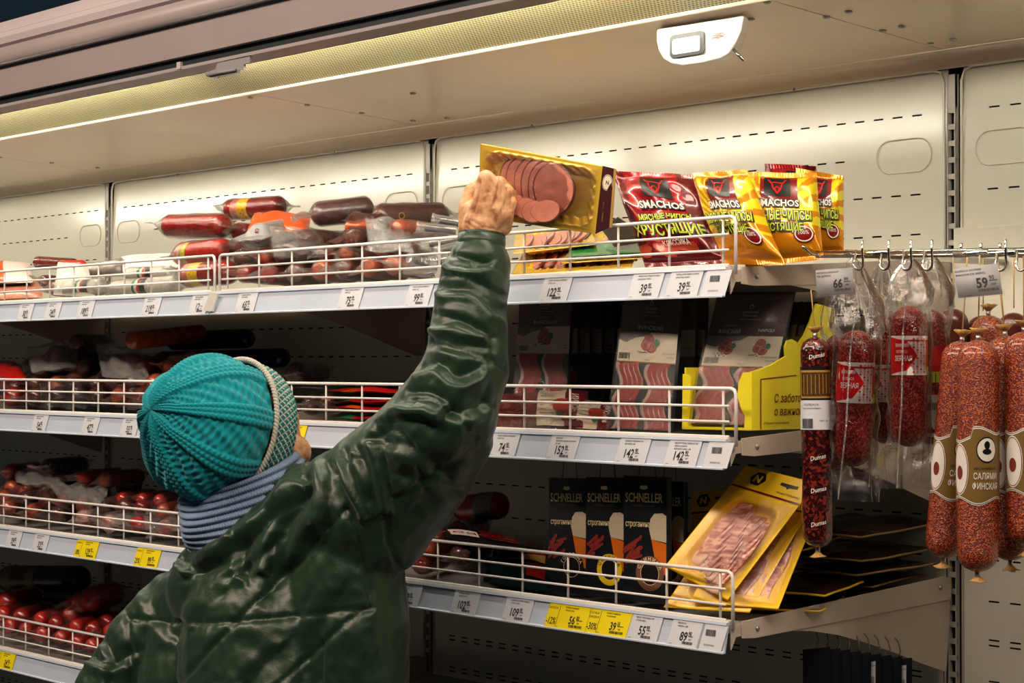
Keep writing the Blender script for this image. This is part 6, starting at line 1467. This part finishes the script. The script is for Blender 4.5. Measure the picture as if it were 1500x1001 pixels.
# broad folds: valley lines with a raised shoulder beside them
for pts, w_, d_, sd in (([(472, 680), (478, 720), (474, 775)], 7, .010, .7), ([(489, 690), (500, 720), (520, 752)], 7, .010, -.7), ([(526, 672), (540, 700), (543, 735)], 6, .009, .7), ([(552, 645), (560, 690), (572, 734)], 7, .009, .7),
        ([(505, 672), (516, 710), (532, 742)], 5, .006, .7), ([(440, 700), (425, 740), (400, 800), (396, 822)], 8, .013, .8), ([(287, 836), (338, 806), (385, 770), (434, 722)], 7, .012, -.8), ([(345, 800), (348, 825), (356, 842)], 6, .010, .8), ([(400, 800), (380, 822), (356, 840)], 6, .009, -.7),
        ([(265, 808), (262, 825), (285, 840)], 5, .008, .5), ([(255, 815), (300, 838), (345, 822)], 6, .006, .6), ([(460, 780), (430, 830), (395, 862)], 10, .009, .6), ([(320, 870), (300, 885), (290, 905)], 9, .006, .6),
        ([(652, 425), (690, 424), (712, 440), (728, 458)], 6, .009, .7), ([(640, 478), (668, 470), (700, 486)], 5, .006, .7), ([(615, 500), (640, 492), (670, 502), (700, 505)], 6, .008, -.6), ([(612, 540), (640, 528), (668, 560), (700, 545)], 7, .009, .7),
        ([(600, 590), (630, 585), (660, 610), (700, 600)], 8, .009, .7), ([(575, 615), (610, 612), (640, 628), (655, 605)], 7, .009, -.7), ([(560, 650), (600, 655), (640, 690)], 8, .008, .6), ([(660, 388), (690, 392), (716, 386)], 5, .006, .7),
        ([(590, 700), (630, 700), (665, 720)], 8, .006, .5), ([(130, 960), (160, 975), (185, 965)], 7, .010, .7), ([(150, 940), (165, 965), (160, 1001)], 6, .008, .7), ([(215, 870), (225, 900), (250, 930)], 8, .006, .6), ([(490, 880), (460, 930), (440, 1001)], 11, .006, .6), ([(400, 960), (360, 1001)], 10, .006, .6)):
    pl(pts, w_, d_, sd)
# small random puckering of the filling
pn = np.array([0.0016*noise.noise(V(c)*28)+0.0009*(1-abs(noise.noise(V((c[0]*60, c[1]*60, c[2]*38)))*2)) for c in co])
co2 = co+no*(disp+pn*1.6)[:, None]; 
E_ = np.empty(len(me.edges)*2, dtype=np.int64); me.edges.foreach_get('vertices', E_); E_ = E_.reshape(-1, 2)
deg = np.bincount(E_.ravel(), minlength=len(co2))[:, None]
for _ in range(1):
    acc = np.zeros_like(co2); np.add.at(acc, E_[:, 0], co2[E_[:, 1]]); np.add.at(acc, E_[:, 1], co2[E_[:, 0]]); co2 = co2*0.5+0.5*acc/np.maximum(deg, 1)
me.vertices.foreach_set('co', co2.ravel()); me.update()
attach(me, 'jacket')
# cuff band of the raised sleeve
k = MB(); c0 = PD(704, 366, 2.842)-PO; c1 = PD(706, 342, 2.845)-PO
k.tube([c0, c0.lerp(c1, 0.4), c0.lerp(c1, 0.85), c1, c1-(c1-c0)*0.25], [0.034, 0.036, 0.035, 0.033, 0.028], NYL, 28, cap=False); k.build('cuff', person)
# trousers and boots (below the frame)
TR = flat('dark_trousers', c8(30, 30, 36), 0.8)
b = MB()
capsule(b, pel-RT*0.05, pel+RT*0.05, 0.15, 0.15, TR)
for s_ in (-1, 1):
    hx = RT*(0.09*s_); chain(b, [(pel+hx, 0.11), (pel+hx+V((0, 0.02, -0.36)), 0.075), (pel+hx*1.05+V((0, 0, -0.68)), 0.06)], TR)
attach(blobmesh(b, 0.012, 4, TR, 'trousers'), 'trousers')
for s_ in (-1, 1):
    b = MB(); an = V((root.x, root.y, 0.13))+RT*(0.095*s_); b2_ = V((0, 0, 0))
    chain(b, [(an, 0.055), (an+V((0, 0, -0.075)), 0.045), (an+V((0, 0.13, -0.085)), 0.038)], BLACKR)
    attach(blobmesh(b, 0.008, 2, flat('black_boot', c8(18, 18, 20), 0.5), 'boot'), 'boot')

# ---- knitted hat
def wool(name, col, sc=900):
    m, nt, b_ = ntree(name); vec = coords(nt); n = noise_tex(nt, vec, sc, 4, 0.7)
    lo = tuple(c*0.55 for c in col); link(nt, ramp(nt, n, [(0.3, lo), (0.7, col)]), b_.inputs['Base Color']); S(b_, Roughness=0.85, Sheen_Weight=0.35, Sheen_Roughness=0.4); b_.inputs['Specular IOR Level'].default_value = 0.2
    bump(nt, b_, n, 0.6, 0.0015); return m
TEAL = wool('teal_wool', c8(10, 168, 182)); OFFW = wool('off_white_wool', c8(226, 222, 208)); BLUEW = wool('light_blue_wool', c8(136, 162, 196)); TEAL2 = wool('teal_wool_band', c8(0, 128, 128))
A_ = (RT*(-0.67)+UP*0.20-FW*0.70).normalized()
C1 = PD(339, 627, 3.02)
e1 = (UP-A_*UP.dot(A_)).normalized(); e2 = A_.cross(e1)
def hat_r(t):                # t: height above the cord along the axis
    H_ = 0.152; q = min(1, max(0, t/H_))
    return 0.096*(1-q**2.6)**0.55*(1+0.17*math.sin(min(1, q*1.25)*math.pi)) if q < 1 else 0
SC = [(hat_r(0.152*(1-math.cos(math.pi/2*i/80))), 0.152*(math.sin(math.pi/2*i/80))) for i in range(81)]
def hat_pt(u, v, disp_):
    """u around, v 0 at the cord to 1 at the crown"""
    H_ = 0.152; q = math.sin(v*math.pi/2)**0.92; t = H_*q; r = hat_r(t); th = 2*math.pi*u
    sag = 1+0.10*math.cos(th-2.6)*math.sin(q*math.pi)      # slouches down at the back
    r *= sag
    rd = e1*math.cos(th)+e2*math.sin(th)
    nrm = (rd*(1-q*0.8)+A_*(q)).normalized()
    return C1+A_*t+rd*r+nrm*disp_-PO
NR = 8
def knit(u, v):
    r = hat_r(0.152*math.sin(v*math.pi/2)**0.92); w_ = (u*NR) % 1; ribw = 0.36+0.4*max(0, v-0.7)/0.3
    d = 0.0
    if w_ < ribw:                                   # three chain columns side by side
        x = w_/ribw; d = 0.0052+0.0020*abs(math.sin(x*3*math.pi)); d += 0.0007*math.sin(v*190+math.pi*int(x*3)+2.2*abs(x*3-int(x*3)-0.5)*2)
    else:                                           # garter stitch bumps
        x = (w_-ribw)/(1-ribw); cols = 5
        d = 0.0026*math.sin(v*25*math.pi)*math.cos(x*4*math.pi+(math.pi/2)*math.floor(v*25))+0.0008*math.sin(v*130)
    return d*(1-0.6*max(0, (v-0.86)/0.14))
mb = MB(); mb.grid(lambda u, v: hat_pt(u, v, knit(u, v)), 560, 210, TEAL, wrapu=True)
mb.build('hat_crown', person)
# band: turned up brim in two colours
def band_pt(u, v, d):
    th = 2*math.pi*u; rd = e1*math.cos(th)+e2*math.sin(th); hgt = 0.052
    r = 0.1025+0.006*math.sin(v*math.pi)-0.008*v
    return C1-A_*(hgt*v)+rd*(r+d)-PO
NST, NRW = 62, 8
def bstitch(u, v):
    row = v*NRW; c_ = u*NST+0.5*(int(row) % 2); return 0.0022*abs(math.sin(c_*math.pi))*abs(math.sin(row*math.pi))+0.0004*math.sin(row*7)
def bcol(u, v):
    row = v*NRW; x = (u*NST+0.5*(int(row) % 2)) % 1; y = row % 1
    return OFFW if abs(abs(x-0.5)*1.2-(1-y)*0.75) < 0.17 else (OFFW if v < 0.03 else TEAL2)
mb = MB(); mb.grid(lambda u, v: band_pt(u, v, bstitch(u, v)), 620, 80, bcol, wrapu=True); mb.grid(lambda u, v: band_pt(u, 1-v*0.9, -0.006), 60, 3, TEAL2, wrapu=True)
mb.build('hat_band', person)
mb = MB()
for ph in (0, math.pi):
    P_ = []
    for i in range(420):
        u = i/420; th = 2*math.pi*u; rd = e1*math.cos(th)+e2*math.sin(th); a = 60*th+ph
        P_.append(C1+rd*(0.1075+0.0022*math.cos(a))+A_*(0.0008+0.0022*math.sin(a))-PO)
    mb.tube(P_, 0.0024, OFFW, 6, closed=True)
mb.build('hat_cord', person)
mb = MB(); kp = PD(332, 692, 2.955)-PO
for i in range(3):
    P_ = [kp+RT*(0.006*math.cos(a+i))+UP*(0.006*math.sin(a+i))+FW*(0.003*i+0.002*math.sin(2*a)) for a in [2*math.pi*j/14 for j in range(14)]]
    mb.tube(P_, 0.0034, OFFW, 6, closed=True)
mb.build('hat_knot', person)

# ---- scarf: ribbed cowl round the neck
sx = (RT*0.953+UP*0.30).normalized(); sz = (UP*0.953-RT*0.30-FW*0.10).normalized(); sy = sz.cross(sx)
SCC = PD(364, 738, 3.02)
def cowl(u, v):
    th = 2*math.pi*u; rows = 11
    rx = 0.104-0.014*v+0.012*math.sin(v*math.pi); ry = 0.088-0.010*v+0.010*math.sin(v*math.pi)
    fold = 0.006*math.sin(th*3+v*5)+0.004*math.sin(th*5-v*9)
    rr = 0.0052*abs(math.sin((v*rows+0.25*math.sin(th*1.0+0.6))*math.pi))+0.0011*math.sin(th*150+math.pi*math.floor(v*rows*2))
    z = -0.062+0.118*v+0.010*math.sin(th+0.4)-0.012*math.cos(th)*(1-v)
    return SCC+sx*((rx+rr+fold*0.5)*math.cos(th)+0.006*v)+sy*((ry+rr+fold*0.5)*math.sin(th))+sz*z-PO
mb = MB(); mb.grid(cowl, 520, 150, BLUEW, wrapu=True)
mb.grid(lambda u, v: SCC+(cowl(u, 1)-SCC+PO-sz*0.06)*(0.98-0.2*v)+sz*(0.06-0.03*v)-PO, 80, 4, BLUEW, wrapu=True)
mb.build('scarf', person)
